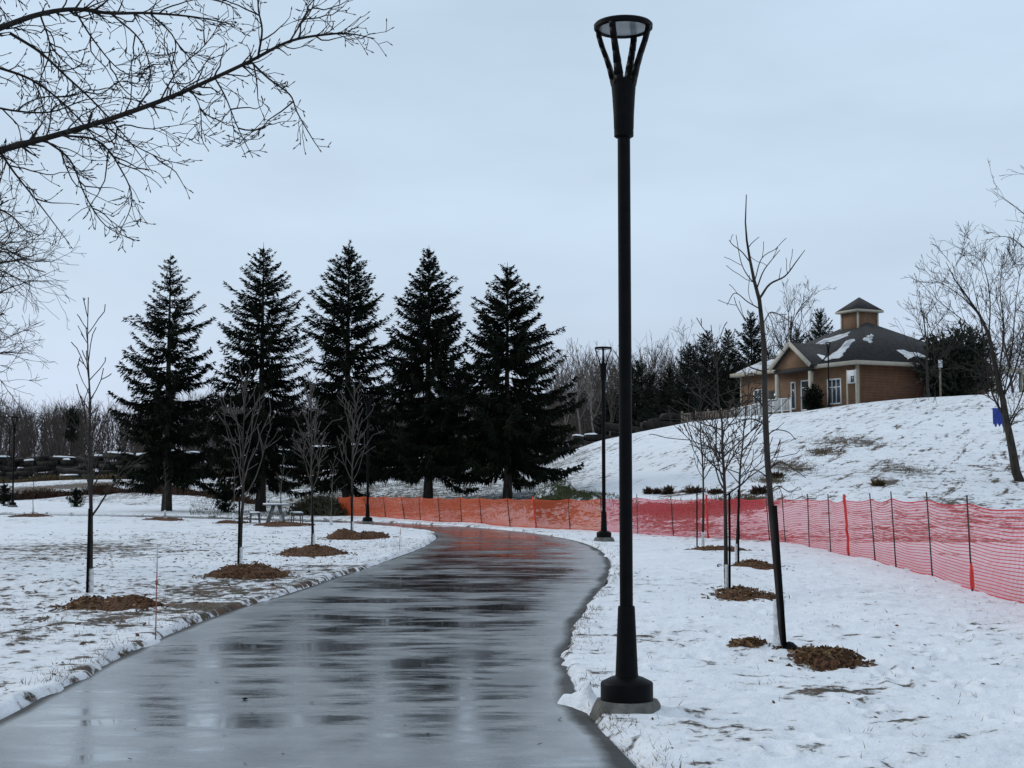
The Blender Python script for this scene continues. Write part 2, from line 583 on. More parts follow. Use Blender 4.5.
def gz(x, y):
    return float(ground(x, y)[0][0])


def G(px, py):
    """where the ray through a picture point meets the ground"""
    d = ray(px, py)
    Y = np.concatenate([np.arange(4, 60, 0.05), np.arange(60, 140, 0.1)])
    p = EYE + d[None] * (Y / d[1])[:, None]
    h = hill(p[:, 0], p[:, 1])[0]
    hit = np.where(p[:, 2] <= h)[0]
    i = hit[0] if len(hit) else len(Y) - 1
    Y = np.linspace(max(4.0, Y[i] * 0.70), Y[i] * 1.12, 500)     # once more, against the ground with its snow and bumps
    p = EYE + d[None] * (Y / d[1])[:, None]
    h = ground(p[:, 0], p[:, 1])[0]
    hit = np.where(p[:, 2] <= h)[0]
    i = hit[0] if len(hit) else len(Y) - 1
    return np.array([p[i, 0], p[i, 1], h[i]])


# polar grid round the camera: fine ahead, coarse elsewhere
af = np.radians(np.linspace(-25, 25, 760))
ao = np.radians(np.concatenate([np.linspace(25.4, 60, 60), np.linspace(61, 299, 130), np.linspace(300, 334.6, 60)]))
ang = np.concatenate([af, ao])
rad = np.concatenate([[0.4, 1.5, 3, 4.5, 5.5, 6.2], 6.8 * (120 / 6.8) ** (np.arange(640) / 639.0), np.geomspace(124, 3500, 40)])
AA, RR = np.meshgrid(ang, rad)
gx, gy = (RR * np.sin(AA)).ravel(), (RR * np.cos(AA)).ravel()
gzv, gd, gt, gq = ground(gx, gy)
na, nr = len(ang), len(rad)
ii, jj = np.meshgrid(np.arange(nr - 1), np.arange(na), indexing='ij')
j2 = (jj + 1) % na
quads_ = np.stack([ii * na + jj, ii * na + j2, (ii + 1) * na + j2, (ii + 1) * na + jj], -1).reshape(-1, 4)[:, ::-1]
cv = np.array([[0, 0, float(ground(0.0, 0.001)[0][0])]])
Vg = np.vstack([np.stack([gx, gy, gzv], 1), cv])
fan = np.stack([np.arange(na), (np.arange(na) + 1) % na, np.full(na, len(Vg) - 1)], 1)[:, ::-1]
me = mesh_np('snow_ground', Vg, [quads_, fan])
me.polygons.foreach_set("use_smooth", np.ones(len(me.polygons), dtype=bool))

# how bare (snow-free) the ground is, per vertex
gpy = 478 + 2240 / np.maximum(gy, 1.0)         # used only for laying out strips by distance
bare = np.full(gx.shape, 0.31) + 0.03 * (gx < -1)
bare += 0.12 * fbm(gx * 0.22, gy * 0.22, 5, 3)
bare += 0.10 * np.exp(-np.maximum(gd, 0) / 0.28) * (gd > -0.3) * (0.6 + fbm(gx * 0.5, gy * 0.5, 6, 2))
on_left = (gx < -1.5) & (gd > 0)
bare += on_left * 0.105 * np.exp(-((gd - 0.9) / 1.0) ** 2) * sstep(12, 15, gy) * (1 - sstep(30, 40, gy)) * (0.7 + 0.9 * fbm(gx * 0.3, gy * 0.3, 8, 2))
bare += on_left * 0.12 * np.exp(-((gy - 31) / 6) ** 2) * sstep(-3.0, -6.0, gx) * (0.8 + 1.2 * fbm(gx * 0.2, gy * 0.2, 9, 2))
bare += on_left * 0.12 * np.exp(-((gy - 19) / 5) ** 2)
right_near = (gx > 0.3) & (gt < 0)
bare += right_near * 0.05 * (fbm(gx * 0.4, gy * 0.25, 12, 2) * 2)
hillw = sstep(0.0, 0.06, gt)
# thin snow with grass under the spruces and on the left bank
sp_zone = sstep(180, 240, gq) * (1 - sstep(560, 640, gq)) * hillw
bare += 0.17 * sp_zone
bare += 0.035 * hillw * sstep(640, 700, gq)
bare += 0.10 * hillw * (1 - sstep(180, 240, gq))
bare += 0.02 * sstep(700, 900, gq) * hillw
toe = np.exp(-((gt - 0.03) / 0.06) ** 2) * sstep(610, 650, gq)
bare += 0.14 * toe * (1 + 1.2 * fbm(gx * 0.3, gy * 0.3, 14, 2))
PATCH = [(700, 510, 60, 7, 0.42), (655, 507, 30, 5, 0.35), (735, 505, 30, 7, 0.3), (790, 467, 22, 7, 0.24), (770, 480, 16, 5, 0.25), (845, 441, 34, 6, 0.24), (822, 452, 16, 4, 0.22), (905, 470, 24, 5, 0.16), (885, 482, 12, 3, 0.3),
         (675, 494, 26, 4, 0.25), (930, 541, 130, 2, 0.22), (950, 500, 40, 5, 0.10), (1000, 470, 30, 4, 0.12), (562, 494, 36, 7, 0.30), (60, 487, 120, 2, 0.34), (310, 513, 40, 4, 0.25),
         (655, 640, 40, 16, 0.10), (840, 692, 60, 8, 0.16), (900, 720, 40, 6, 0.10), (690, 720, 50, 14, 0.08), (560, 700, 30, 5, -0.2), (70, 548, 80, 5, 0.07), (30, 560, 50, 4, 0.08), (190, 592, 60, 6, 0.08), (225, 606, 45, 5, 0.10), (208, 609, 22, 3, 0.14), (330, 566, 50, 3, 0.10)]
for px_, py_, wx, wy, st_ in PATCH:
    a_ = G(px_, py_)
    b_ = G(px_, py_ - wy)
    c_ = G(px_, py_ + wy) if py_ + wy < 760 else a_
    ry_ = max(0.25, abs(b_[1] - c_[1]) / 2)
    rx_ = wx * a_[1] / F
    bare += st_ * np.exp(-((gx - a_[0]) / rx_) ** 2 - ((gy - a_[1]) / ry_) ** 2)
bare = np.append(np.clip(bare, 0, 1), 0.3)
green = np.append(np.exp(-((gx - MOUNDS[0][0]) / 2.6) ** 2 - ((gy - MOUNDS[0][1]) / 1.8) ** 2) + 0.45 * sp_zone, 0)
for nm, arr in (("bare", bare), ("green", np.clip(green, 0, 1)), ("slope", np.append(sstep(0.05, 0.2, gt) * sstep(560, 640, gq), 0))):
    at = me.attributes.new(nm, 'FLOAT', 'POINT')
    at.data.foreach_set("value", arr.astype(np.float32))

m = bpy.data.materials.new("snow_ground")
m.use_nodes = True
t = m.node_tree
N = t.nodes
b = N['Principled BSDF']
b.inputs['Roughness'].default_value = 0.65
b.inputs['Specular IOR Level'].default_value = 0.25


def node(kind, **kw):
    n = N.new(kind)
    for k, v in kw.items():
        if k.startswith('i_'):
            n.inputs[int(k[2:])].default_value = v
        else:
            setattr(n, k, v)
    return n


def noise(vec, scale, detail=5, rough=0.55, dist=0.0):
    n = N.new("ShaderNodeTexNoise")
    n.inputs['Scale'].default_value = scale
    n.inputs['Detail'].default_value = detail
    n.inputs['Roughness'].default_value = rough
    n.inputs['Distortion'].default_value = dist
    t.links.new(vec, n.inputs['Vector'])
    return n.outputs[0]


def math_(op, a, b_=None, clamp=False):
    n = N.new("ShaderNodeMath")
    n.operation = op
    n.use_clamp = clamp
    for i, v in enumerate((a, b_)):
        if v is None:
            continue
        if isinstance(v, (int, float)):
            n.inputs[i].default_value = v
        else:
            t.links.new(v, n.inputs[i])
    return n.outputs[0]


def maprange(v, a, b_, c=0.0, d=1.0):
    n = N.new("ShaderNodeMapRange")
    n.inputs[1].default_value, n.inputs[2].default_value, n.inputs[3].default_value, n.inputs[4].default_value = a, b_, c, d
    t.links.new(v, n.inputs[0])
    return n.outputs[0]


def mixc(f, a, b_):
    n = N.new("ShaderNodeMix")
    n.data_type = 'RGBA'
    if isinstance(f, float):
        n.inputs[0].default_value = f
    else:
        t.links.new(f, n.inputs[0])
    for i, v in ((6, a), (7, b_)):
        if isinstance(v, tuple):
            n.inputs[i].default_value = (*v, 1)
        else:
            t.links.new(v, n.inputs[i])
    return n.outputs[2]


def attr(nm):
    n = N.new("ShaderNodeAttribute")
    n.attribute_name = nm
    return n.outputs['Fac']


pos = N.new("ShaderNodeNewGeometry").outputs['Position']
n1 = noise(pos, 1.7, 8, 0.62)
n2 = noise(pos, 6.0, 7, 0.66)
mixn = math_('ADD', math_('MULTIPLY', n1, 0.42), math_('MULTIPLY', n2, 0.58))
v = math_('ADD', mixn, math_('MULTIPLY', math_('SUBTRACT', attr("bare"), 0.5), 0.62))
# faint mower lines running up the slope
mpn = N.new("ShaderNodeMapping")
mpn.vector_type = 'TEXTURE'
mpn.inputs['Rotation'].default_value = (0, 0, R(66))
mpn.inputs['Scale'].default_value = (22.0, 1.0, 1.0)
t.links.new(pos, mpn.inputs[0])
n3 = noise(mpn.outputs[0], 2.4, 6, 0.68, 0.1)
v = math_('ADD', v, math_('MULTIPLY', math_('MULTIPLY', maprange(n3, 0.53, 0.66), attr("slope")), 0.145))
mask = maprange(v, 0.487, 0.53)
bc = mixc(maprange(noise(pos, 5.0, 4), 0.35, 0.65), (0.11, 0.058, 0.032), (0.035, 0.028, 0.018))
bc = mixc(maprange(noise(pos, 2.0, 4), 0.45, 0.65), bc, (0.062, 0.052, 0.028))
bc = mixc(attr("green"), bc, mixc(maprange(noise(pos, 9.0, 4), 0.35, 0.65), (0.022, 0.03, 0.014), (0.055, 0.06, 0.026)))
sc = mixc(maprange(noise(pos, 0.9, 5), 0.3, 0.7), (0.80, 0.825, 0.86), (0.72, 0.75, 0.80))
soft = maprange(v, 0.40, 0.50)
sc = mixc(math_('MULTIPLY', soft, 0.35), sc, (0.45, 0.43, 0.42))
t.links.new(mixc(mask, sc, bc), b.inputs['Base Color'])
hgt = math_('SUBTRACT', math_('ADD', math_('MULTIPLY', noise(pos, 13, 5, 0.6), 0.5), math_('MULTIPLY', noise(pos, 45, 4), 0.25)), math_('MULTIPLY', mask, 0.35))
bp = N.new("ShaderNodeBump")
bp.inputs['Strength'].default_value = 0.8
bp.inputs['Distance'].default_value = 0.06
t.links.new(hgt, bp.inputs['Height'])
t.links.new(bp.outputs[0], b.inputs['Normal'])
me.materials.append(m)
go = bpy.data.objects.new('snow_ground', me)
COL.objects.link(go)
tag(go, kind='structure')

# ------------------------------------------------------------------ wet path
nx = 24
K = len(CL)
iR = np.linspace(0, len(CR) - 1, K)
CRm = np.stack([np.interp(iR, np.arange(len(CR)), CR[:, k]) for k in (0, 1)], 1)
tt_ = np.linspace(0, 1, nx + 1)
PV = CL[:, None, :] * (1 - tt_)[None, :, None] + CRm[:, None, :] * tt_[None, :, None]
PV3 = np.concatenate([PV, np.zeros(PV.shape[:2] + (1,))], -1)
i_, j_ = np.meshgrid(np.arange(K - 1), np.arange(nx), indexing='ij')
pf = np.stack([i_ * (nx + 1) + j_, i_ * (nx + 1) + j_ + 1, (i_ + 1) * (nx + 1) + j_ + 1, (i_ + 1) * (nx + 1) + j_], -1).reshape(-1, 4)
pme = mesh_np('path', PV3.reshape(-1, 3), [pf])
edge_ = np.minimum(tt_, 1 - tt_) * 3.9
eR = (1 - tt_) * 3.9
at = pme.attributes.new("edge", 'FLOAT', 'POINT')
at.data.foreach_set("value", np.tile(edge_, K).astype(np.float32))
at = pme.attributes.new("edge_lamp", 'FLOAT', 'POINT')
at.data.foreach_set("value", np.tile(eR, K).astype(np.float32))
m = bpy.data.materials.new("wet_asphalt")
m.use_nodes = True
t = m.node_tree
N = t.nodes
b = N['Principled BSDF']
pos = N.new("ShaderNodeNewGeometry").outputs['Position']
# broad film of water: smooth where it stands, rough where it has drained
mpp = N.new("ShaderNodeMapping")
mpp.inputs['Scale'].default_value = (0.42, 1.25, 1.0)
t.links.new(pos, mpp.inputs[0])
w1 = noise(mpp.outputs[0], 0.8, 6, 0.62, 0.5)
w2 = noise(mpp.outputs[0], 3.4, 5, 0.6)
wet = math_('ADD', math_('MULTIPLY', w1, 0.56), math_('MULTIPLY', w2, 0.44))
e = maprange(attr("edge"), 0.05, 0.75)
wet = math_('ADD', wet, math_('MULTIPLY', math_('SUBTRACT', e, 1.0), 0.14))
stand = maprange(wet, 0.45, 0.55)          # 1 = standing water
rough = math_('ADD', maprange(stand, 0.0, 1.0, 0.24, 0.04), math_('MULTIPLY', maprange(noise(pos, 0.5, 3), 0.4, 0.6), 0.06))
wob = math_('MULTIPLY', math_('SUBTRACT', noise(pos, 0.55, 2), 0.5), 0.5)
dry_l = math_('SUBTRACT', 1.0, maprange(math_('ADD', attr("edge"), math_('MULTIPLY', wob, 0.25)), 0.03, 0.10))
dry_r = math_('SUBTRACT', 1.0, maprange(math_('ADD', attr("edge_lamp"), math_('MULTIPLY', math_('ADD', wob, math_('MULTIPLY', math_('SUBTRACT', noise(pos, 14, 3), 0.5), 0.12)), 0.6)), 0.06, 0.15))
dryedge = math_('MAXIMUM', dry_l, dry_r)
rough = math_('ADD', rough, math_('MULTIPLY', dryedge, 0.35))
t.links.new(math_('ADD', rough, 0.1), b.inputs['Roughness'])
t.links.new(rough, b.inputs['Coat Roughness'])
b.inputs['Coat IOR'].default_value = 1.4
b.inputs['IOR'].default_value = 1.45
t.links.new(maprange(dryedge, 0, 1, 0.75, 0.22), b.inputs['Specular IOR Level'])
ac = mixc(maprange(noise(pos, 130, 2), 0.38, 0.62), (0.022, 0.023, 0.024), (0.15, 0.152, 0.152))
ac = mixc(maprange(noise(pos, 0.6, 5), 0.4, 0.65), ac, (0.04, 0.041, 0.043))
slush = math_('MULTIPLY', maprange(noise(pos, 1.3, 7, 0.68), 0.44, 0.66), 0.8)
ac = mixc(math_('MULTIPLY', slush, math_('SUBTRACT', 1.0, math_('MULTIPLY', stand, 0.92))), ac, (0.27, 0.28, 0.28))
ac = mixc(math_('MULTIPLY', stand, 0.7), ac, (0.014, 0.014, 0.015))
ac = mixc(math_('MULTIPLY', dryedge, 0.75), ac, (0.028, 0.027, 0.026))
t.links.new(ac, b.inputs['Base Color'])
t.links.new(math_('MULTIPLY', maprange(dryedge, 0, 1, 0.9, 0.1), maprange(slush, 0, 0.8, 1.0, 0.7)), b.inputs['Coat Weight'])
hb = math_('ADD', math_('MULTIPLY', noise(pos, 120, 3), math_('SUBTRACT', 1.0, math_('MULTIPLY', stand, 0.9))), math_('MULTIPLY', noise(pos, 5, 3), 0.35))
bp = N.new("ShaderNodeBump")
bp.inputs['Strength'].default_value = 0.09
bp.inputs['Distance'].default_value = 0.01
t.links.new(hb, bp.inputs['Height'])
t.links.new(bp.outputs[0], b.inputs['Normal'])
pme.materials.append(m)
po = bpy.data.objects.new('path', pme)
COL.objects.link(po)
tag(po, kind='structure')

# ------------------------------------------------------------------ street lamps
LABELS_LAMP = "black lamp posts along the path"


def make_lamp():
    root = empty('street_lamp', (0, 0, 0))
    sharp(MB().lathe([(0.285, -0.10), (0.275, 0.02), (0.235, 0.105), (0.218, 0.125), (0.0, 0.13)], 10, cap=False, rot=0.2).build('concrete_footing', M['concrete'], root))
    sharp(MB().lathe([(0.184, 0.11), (0.184, 0.235), (0.178, 0.245), (0.115, 0.275), (0.082, 0.285), (0.079, 0.30), (0.060, 0.74), (0.057, 0.755), (0.047, 0.757)], 28).build('base_cover', M['black_metal'], root))
    sharp(MB().lathe([(0.0465, 0.74), (0.0455, 4.02)], 24).build('pole', M['black_metal'], root))
    head = sharp(MB().lathe([(0.055, 3.99), (0.070, 4.0), (0.070, 4.05), (0.0715, 4.055), (0.074, 4.15), (0.082, 4.28), (0.090, 4.38), (0.078, 4.40), (0.03, 4.405)], 24).build('lamp_head', M['black_metal'], root))
    for k in range(4):
        a = R(62 + 90 * k)
        mb = MB()
        prof = [(0.070, 4.36), (0.086, 4.42), (0.108, 4.50), (0.136, 4.58), (0.166, 4.655), (0.190, 4.73), (0.197, 4.775)]
        for (r0, z0), (r1, z1) in zip(prof[:-1], prof[1:]):
            c, s = math.cos(a), math.sin(a)
            for tw in (1,):
                V = []
                for r_, z_, wd in ((r0, z0, 0.021), (r1, z1, 0.019)):
                    f = max(0.0, (4.6 - z_) / 0.25)
                    wd = wd * (1 + 0.7 * max(0, f))
                    for dr in (-0.013, 0.013):
                        for sgn in (-1, 1):
                            V.append((c * (r_ + dr) - s * wd * sgn, s * (r_ + dr) + c * wd * sgn, z_ + dr * -0.4))
                mb.add(V, [[[0, 1, 3, 2], [4, 6, 7, 5], [0, 4, 5, 1], [2, 3, 7, 6], [0, 2, 6, 4], [1, 5, 7, 3]]])
        mb.build('arm', M['black_metal'], head)
    n = 40
    ringp = [(0.172, 4.765), (0.198, 4.755), (0.211, 4.765), (0.213, 4.79), (0.204, 4.80), (0.0, 4.808)]
    sharp(MB().lathe(ringp, n, cap=False).build('lamp_ring', M['black_metal'], head))
    MB().lathe([(0.0, 4.768), (0.176, 4.768)], n, cap=False).build('lens', M['lens'], head)
    return root


lamp0 = make_lamp()
lamps = [
    (flat(627, 716), "tallest black lamp post on a round concrete footing beside the wet path", 0.0, 0.965),
    (G(604, 541.5), "black lamp post at the bend of the path, just in front of the orange fence", 0.4, 1.0),
    (G(367.5, 524), "black lamp post beyond the path's far bend, in front of the spruces", 0.9, 0.98),
    (G(12.5, 507), "black lamp post on the far left snow beside the small dark spruce", 0.2, 1.0),
    (np.append(P(829, 405, 93.0)[:2], 0), "black lamp post standing in front of the brick house's window", 0.7, 0.92),
    (np.append(P(694, 419, 91.0)[:2], 0), "black lamp post on the hill crest by the low timber railing", 0.3, 1.03),
    (np.append(P(9.0, 462, 132.0)[:2], 0), "thin black lamp post behind the stacked stones at the far left", 0.5, 0.98),
]
for k, (g, lab, rz, sc_) in enumerate(lamps):
    o = lamp0 if k == 0 else copy_tree(lamp0)
    o.location = (g[0], g[1], gz(g[0], g[1]) - 0.02)
    if k == 0:
        o.location.z = -0.015
    o.rotation_euler = (0, 0, rz)
    o.scale = (sc_, sc_, sc_ * (1.03 if k == 0 else 1.007))
    tag(o, lab, 'lamp post', LABELS_LAMP)

# ------------------------------------------------------------------ bare trees
UPZ = np.array([0, 0, 1.0])


def unit(v):
    return v / max(1e-9, np.linalg.norm(v))


def grow(segs, tips, p, d, Lh, r, lvl, rng, prm):
    """one branch and, recursively, its side branches"""
    n = max(3, int(Lh / prm['step']))
    st = Lh / n
    spawn = []
    for i in range(n):
        d = unit(d + rng.normal(0, prm['wob'], 3) + UPZ * prm['up'])
        q = p + d * st
        f0, f1 = i / n, (i + 1) / n
        r0, r1 = max(prm['rmin'], r * (1 - 0.72 * f0)), max(prm['rmin'], r * (1 - 0.72 * f1))
        segs.append((p, q, r0, r1))
        if f1 > prm['bare0']:
            spawn.append((q, d, r1, f1))
        p = q
    if lvl <= 0:
        tips.append((p, d))
        return
    nc = max(1, int(rng.poisson(prm['dens'] * Lh)) if lvl > 0 else 0)
    nc = min(nc, prm['maxc'])
    for _ in range(nc):
        q, dd, rr, f = spawn[rng.integers(len(spawn))]
        ax = unit(np.cross(dd, rng.normal(0, 1, 3)))
        a = rng.uniform(*prm['ang'])
        nd = unit(dd * math.cos(a) + ax * math.sin(a))
        grow(segs, tips, q, nd, Lh * rng.uniform(*prm['ratio']) * (1.05 - 0.45 * f), rr * 0.68, lvl - 1, rng, prm)
    tips.append((p, d))


def prm(**k):
    d = dict(step=0.25, wob=0.10, up=0.05, rmin=0.004, bare0=0.15, dens=2.2, maxc=12, ang=(0.5, 1.0), ratio=(0.35, 0.6))
    d.update(k)
    return d


def wavy(p0, h, rng, amp=0.05, n=9, lean=(0, 0)):
    z = np.linspace(0, 1, n)
    return np.stack([p0[0] + lean[0] * z + np.cumsum(rng.normal(0, amp / n ** 0.5, n)) * z, p0[1] + lean[1] * z + np.cumsum(rng.normal(0, amp / n ** 0.5, n)) * z, p0[2] + h * z], 1)


def sapling_geo(rng, H, r, clear=0.33, nb=14, spread=0.33, up=0.05, lvl=1, thin=0.0035, lean=(0, 0), ang=(0.45, 0.85)):
    """leader with ascending side branches"""
    tr = wavy((0, 0, -0.1), H + 0.1, rng, 0.10, 12, lean)
    rad = np.maximum(thin, r * (1 - np.linspace(0, 1, 12)) ** 0.85)
    segs, tips = [], []
    pr = prm(step=0.14, wob=0.10, up=up, rmin=thin, dens=3.2, maxc=7, ang=(0.45, 0.9), ratio=(0.3, 0.55), bare0=0.25)
    for k in range(nb):
        f = clear + (0.95 - clear) * (k + rng.uniform(0, 0.8)) / nb
        x = f * 11
        i = min(10, int(x))
        q = tr[i] + (tr[i + 1] - tr[i]) * (x - i)
        az = k * 2.4 + rng.uniform(-0.5, 0.5)
        a = rng.uniform(*ang)
        d = np.array([math.cos(az) * math.sin(a), math.sin(az) * math.sin(a), math.cos(a)])
        Lb = H * spread * (1.12 - f) ** 0.7 * rng.uniform(0.7, 1.25)
        grow(segs, tips, q, d, Lb, max(thin, r * (1 - f) * 0.48 + 0.003), lvl, rng, pr)
    return tr, rad, segs


def add_tree(name, label, cat, loc, tr, rad, segs, bark, group=None, rz=0.0, n=9, tn=3, twig=None, crown='crown'):
    root = empty(name, loc, rz, label, cat, group)
    MB().tube(tr, rad, n).build('trunk', bark, root, True)
    MB().prisms(segs, tn).build(crown, twig or bark, root)
    return root


def stake_and_guard(root, H, x=0.02, y=-0.03, guard=(0.0, 0.32), rg=0.03, stake_h=1.3, stake_r=0.022, lower=0.0, gx=0.0):
    mb = MB()
    mb.bar((x, y, lower), (x + 0.01, y, stake_h), stake_r * 2, stake_r * 1.6)
    mb.build('stake', M['black_metal'], root)
    z = np.linspace(guard[0], guard[1], 9)
    pr_ = []
    for k, zz in enumerate(z):
        pr_ += [(rg * (1.0 if k % 2 else 0.9), zz)]
    sharp(MB().lathe(pr_, 12, ctr=(gx, -0.01, 0)).build('trunk_guard', M['guard'], root))


def mulch(g, rx, ry, h, seed, label, rz=0.0, nch=260):
    rng = np.random.default_rng(seed)
    n, k = 44, 14
    a = np.arange(n) * 2 * math.pi / n
    rim = 1 + 0.26 * np.interp(np.linspace(0, 1, n, endpoint=False), np.linspace(0, 1, 12), np.append(rng.normal(0, 1, 11), 0) * 0.9)
    V, fs = [], []
    for i in range(k + 1):
        f = i / k
        rr = rim * (1 - (f ** 1.2))
        x, y = rx * rr * np.cos(a), ry * rr * np.sin(a)
        prof = 0.95 * h * (1 - (1 - f) ** 2.0) * (1 - 0.35 * sstep(0.75, 1.0, f))
        z = prof * (1 + 0.9 * fbm(x * 2.2 + seed, y * 2.2, seed, 3)) + 0.035 * h / 0.12 * fbm(x * 14, y * 14, seed + 5, 3) * (f > 0) - (0.05 if i == 0 else 0)
        V.append(np.stack([x, y, z], 1))
    Vv = np.concatenate(V)
    i = np.arange(n)
    j = (i + 1) % n
    fs = np.concatenate([np.stack([q * n + i, q * n + j, (q + 1) * n + j, (q + 1) * n + i], 1) for q in range(k)])
    root = empty('mulch_mound', (g[0], g[1], gz(g[0], g[1]) - 0.005), rz, label, 'mulch mound', 'wood chip mounds at the foot of the young trees')
    MB().add(Vv, [fs]).build('mulch_heap', M['mulch'], root)
    Q = []
    pick = rng.integers(n, len(Vv) - n, nch)
    for c in Vv[pick]:
        c = c + rng.normal(0, 0.02, 3) * np.array([1, 1, 0.2])
        u = unit(rng.normal(0, 1, 3) * np.array([1, 1, 0.5]))
        v = unit(np.cross(u, rng.normal(0, 1, 3)))
        lu, lv = rng.uniform(0.015, 0.05), rng.uniform(0.006, 0.014)
        c = c + [0, 0, 0.008]
        Q.append([c - u * lu - v * lv, c + u * lu - v * lv, c + u * lu + v * lv, c - u * lu + v * lv])
    for _ in range(nch // 2):
        a_, f_ = rng.uniform(0, 6.283), 1.0 + abs(rng.normal(0, 0.22))
        rr = f_ * np.interp(a_, np.append(a, 6.2832), np.append(rim, rim[0]))
        cxy = np.array([rx * rr * math.cos(a_), ry * rr * math.sin(a_)])
        ca, sa = math.cos(rz), math.sin(rz)
        zz = gz(g[0] + ca * cxy[0] - sa * cxy[1], g[1] + sa * cxy[0] + ca * cxy[1]) - gz(g[0], g[1]) + 0.012
        c = np.array([cxy[0], cxy[1], zz])
        u = unit(rng.normal(0, 1, 3) * np.array([1, 1, 0.3])) * rng.uniform(0.012, 0.04)
        v = unit(np.cross(u, rng.normal(0, 1, 3))) * rng.uniform(0.006, 0.013)
        Q.append([c - u - v, c + u - v, c + u + v, c - u + v])
    ch = MB().quads(Q).build('wood_chips', M['chip'], root)
    ch['kind'] = 'stuff'
    return root


GR_SAP_L = "young bare trees on the left snow"
GR_SAP_R = "young bare trees on the right snow"
# left row: base pixel, top pixel y, label, spread, branch count
left_row = [
    (90, 592, 300, 0.036, "slim bare young tree nearest the path on the left, over a brown mulch mound", 0.22, 24, 7, 0.27),
    (240, 565, 375, 0.036, "bare young tree with wide upswept branches, second along the path's left side", 0.42, 20, 12, 0.36),
    (313, 548, 385, 0.036, "bare young tree with fan of upswept twigs beside the picnic table", 0.42, 20, 22, 0.36),
    (352, 533, 388, 0.036, "bare young tree with a dense narrow fan of twigs beside the distant lamp post", 0.38, 22, 33, 0.34),
]
for px_, py_, ty_, r_, lab, spr, nb, sd, clr in left_row:
    g = G(px_, py_)
    H_ = (py_ - ty_) * g[1] / F
    rng = np.random.default_rng(sd)
    wide = px_ > 200
    tr, rd, sg = sapling_geo(rng, H_, r_, clr, nb, spr, 0.07 if wide else 0.10, 1, 0.004 + g[1] * 0.00013, ang=(0.35, 0.75) if wide else (0.42, 0.78))
    o = add_tree('young_tree', lab, 'tree', g, tr, rd, sg, M['young_bark'], GR_SAP_L, tn=4, twig=M['grey_bark'] if wide else M['young_bark'])
    stake_and_guard(o, H_, -0.022, -0.06, (0.0, 0.32), 0.036, 1.15, 0.017, -0.05, 0.016)
mulch(G(103, 607), 0.60, 0.42, 0.17, 3, "brown mulch mound at the foot of the nearest tree on the left")
mulch(G(246, 576), 0.72, 0.62, 0.15, 4, "brown mulch mound under the second tree along the left of the path")
mulch(G(313, 554), 0.76, 0.8, 0.17, 5, "brown mulch mound under the tree beside the picnic table")
mulch(G(357, 538), 0.68, 0.8, 0.22, 6, "brown mulch mound at the tree beside the distant lamp post")

# smaller and farther ones on the left
far_small = [
    (33, 515, 462, 0.02, "tiny bare sapling over a low mulch ring on the far left snow", 0.25, 10, 50),
    (165, 517, 462, 0.03, "thin pale sapling right in front of the leftmost spruce trunk", 0.22, 10, 51),
    (234, 521, 462, 0.03, "thin bare sapling by the small round spruce", 0.22, 10, 52),
    (281, 523, 455, 0.03, "thin bare sapling standing at the picnic table", 0.25, 12, 53),
    (331, 525, 452, 0.03, "thin bare sapling with white guard between table and distant lamp post", 0.24, 12, 54),
]
for px_, py_, ty_, r_, lab, spr, nb, sd in far_small:
    g = G(px_, py_)
    H_ = (py_ - ty_) * g[1] / F
    rng = np.random.default_rng(sd)
    tr, rd, sg = sapling_geo(rng, H_, r_, 0.4, nb, spr, 0.06, 1, 0.007)
    o = add_tree('sapling', lab, 'sapling', g, tr, rd, sg, M['grey_bark'], GR_SAP_L, n=6)
    MB().lathe([(0.05, 0), (0.05, 0.28)], 8).build('trunk_guard', M['guard'], o)
for px_, py_, lab, sd in ((33, 516, "thin mulch ring round the tiny sapling at far left", 60), (166, 520, "thin dark mulch ring before the leftmost spruce", 61),
                          (236, 523, "thin dark mulch ring by the small round spruce", 62), (283, 525, "thin dark mulch ring in front of the picnic table", 63)):
    mulch(G(px_, py_), 0.75, 0.8, 0.09, sd, lab, nch=60)

# right row: the nearest one is drawn limb by limb
rng = np.random.default_rng(101)


def limb(segs, tips, pts, Y, r0, r1, origin, rng, prmt=None, lvl=1, dens=6.0, Lr=(0.15, 0.5), jit=0.05, dY=0.0):
    """a limb through picture points at depth Y, with side twigs growing off it"""
    pts = np.array([P(a, b_, Y + dY * k / max(1, len(pts) - 1) + (rng.normal(0, jit) if 0 < k < len(pts) - 1 else (dY if k else 0) * 0)) for k, (a, b_) in enumerate(pts)]) - origin
    c = catmull(pts, 5)
    n = len(c)
    rr = np.linspace(r0, r1, n)
    for i in range(n - 1):
        segs.append((c[i], c[i + 1], rr[i], rr[i + 1]))
    if prmt:
        ln = np.linalg.norm(np.diff(c, axis=0), axis=1).sum()
        for _ in range(int(dens * ln)):
            i = rng.integers(max(1, int(n * 0.12)), n - 1)
            dd = unit(c[i + 1] - c[i])
            ax = unit(np.cross(dd, rng.normal(0, 1, 3)))
            a = rng.uniform(*prmt['ang'])
            grow(segs, tips, c[i], unit(dd * math.cos(a) + ax * math.sin(a)), rng.uniform(*Lr), max(prmt['rmin'], rr[i] * 0.5), lvl, rng, prmt)
        tips.append((c[-1], unit(c[-1] - c[-2])))
    return c


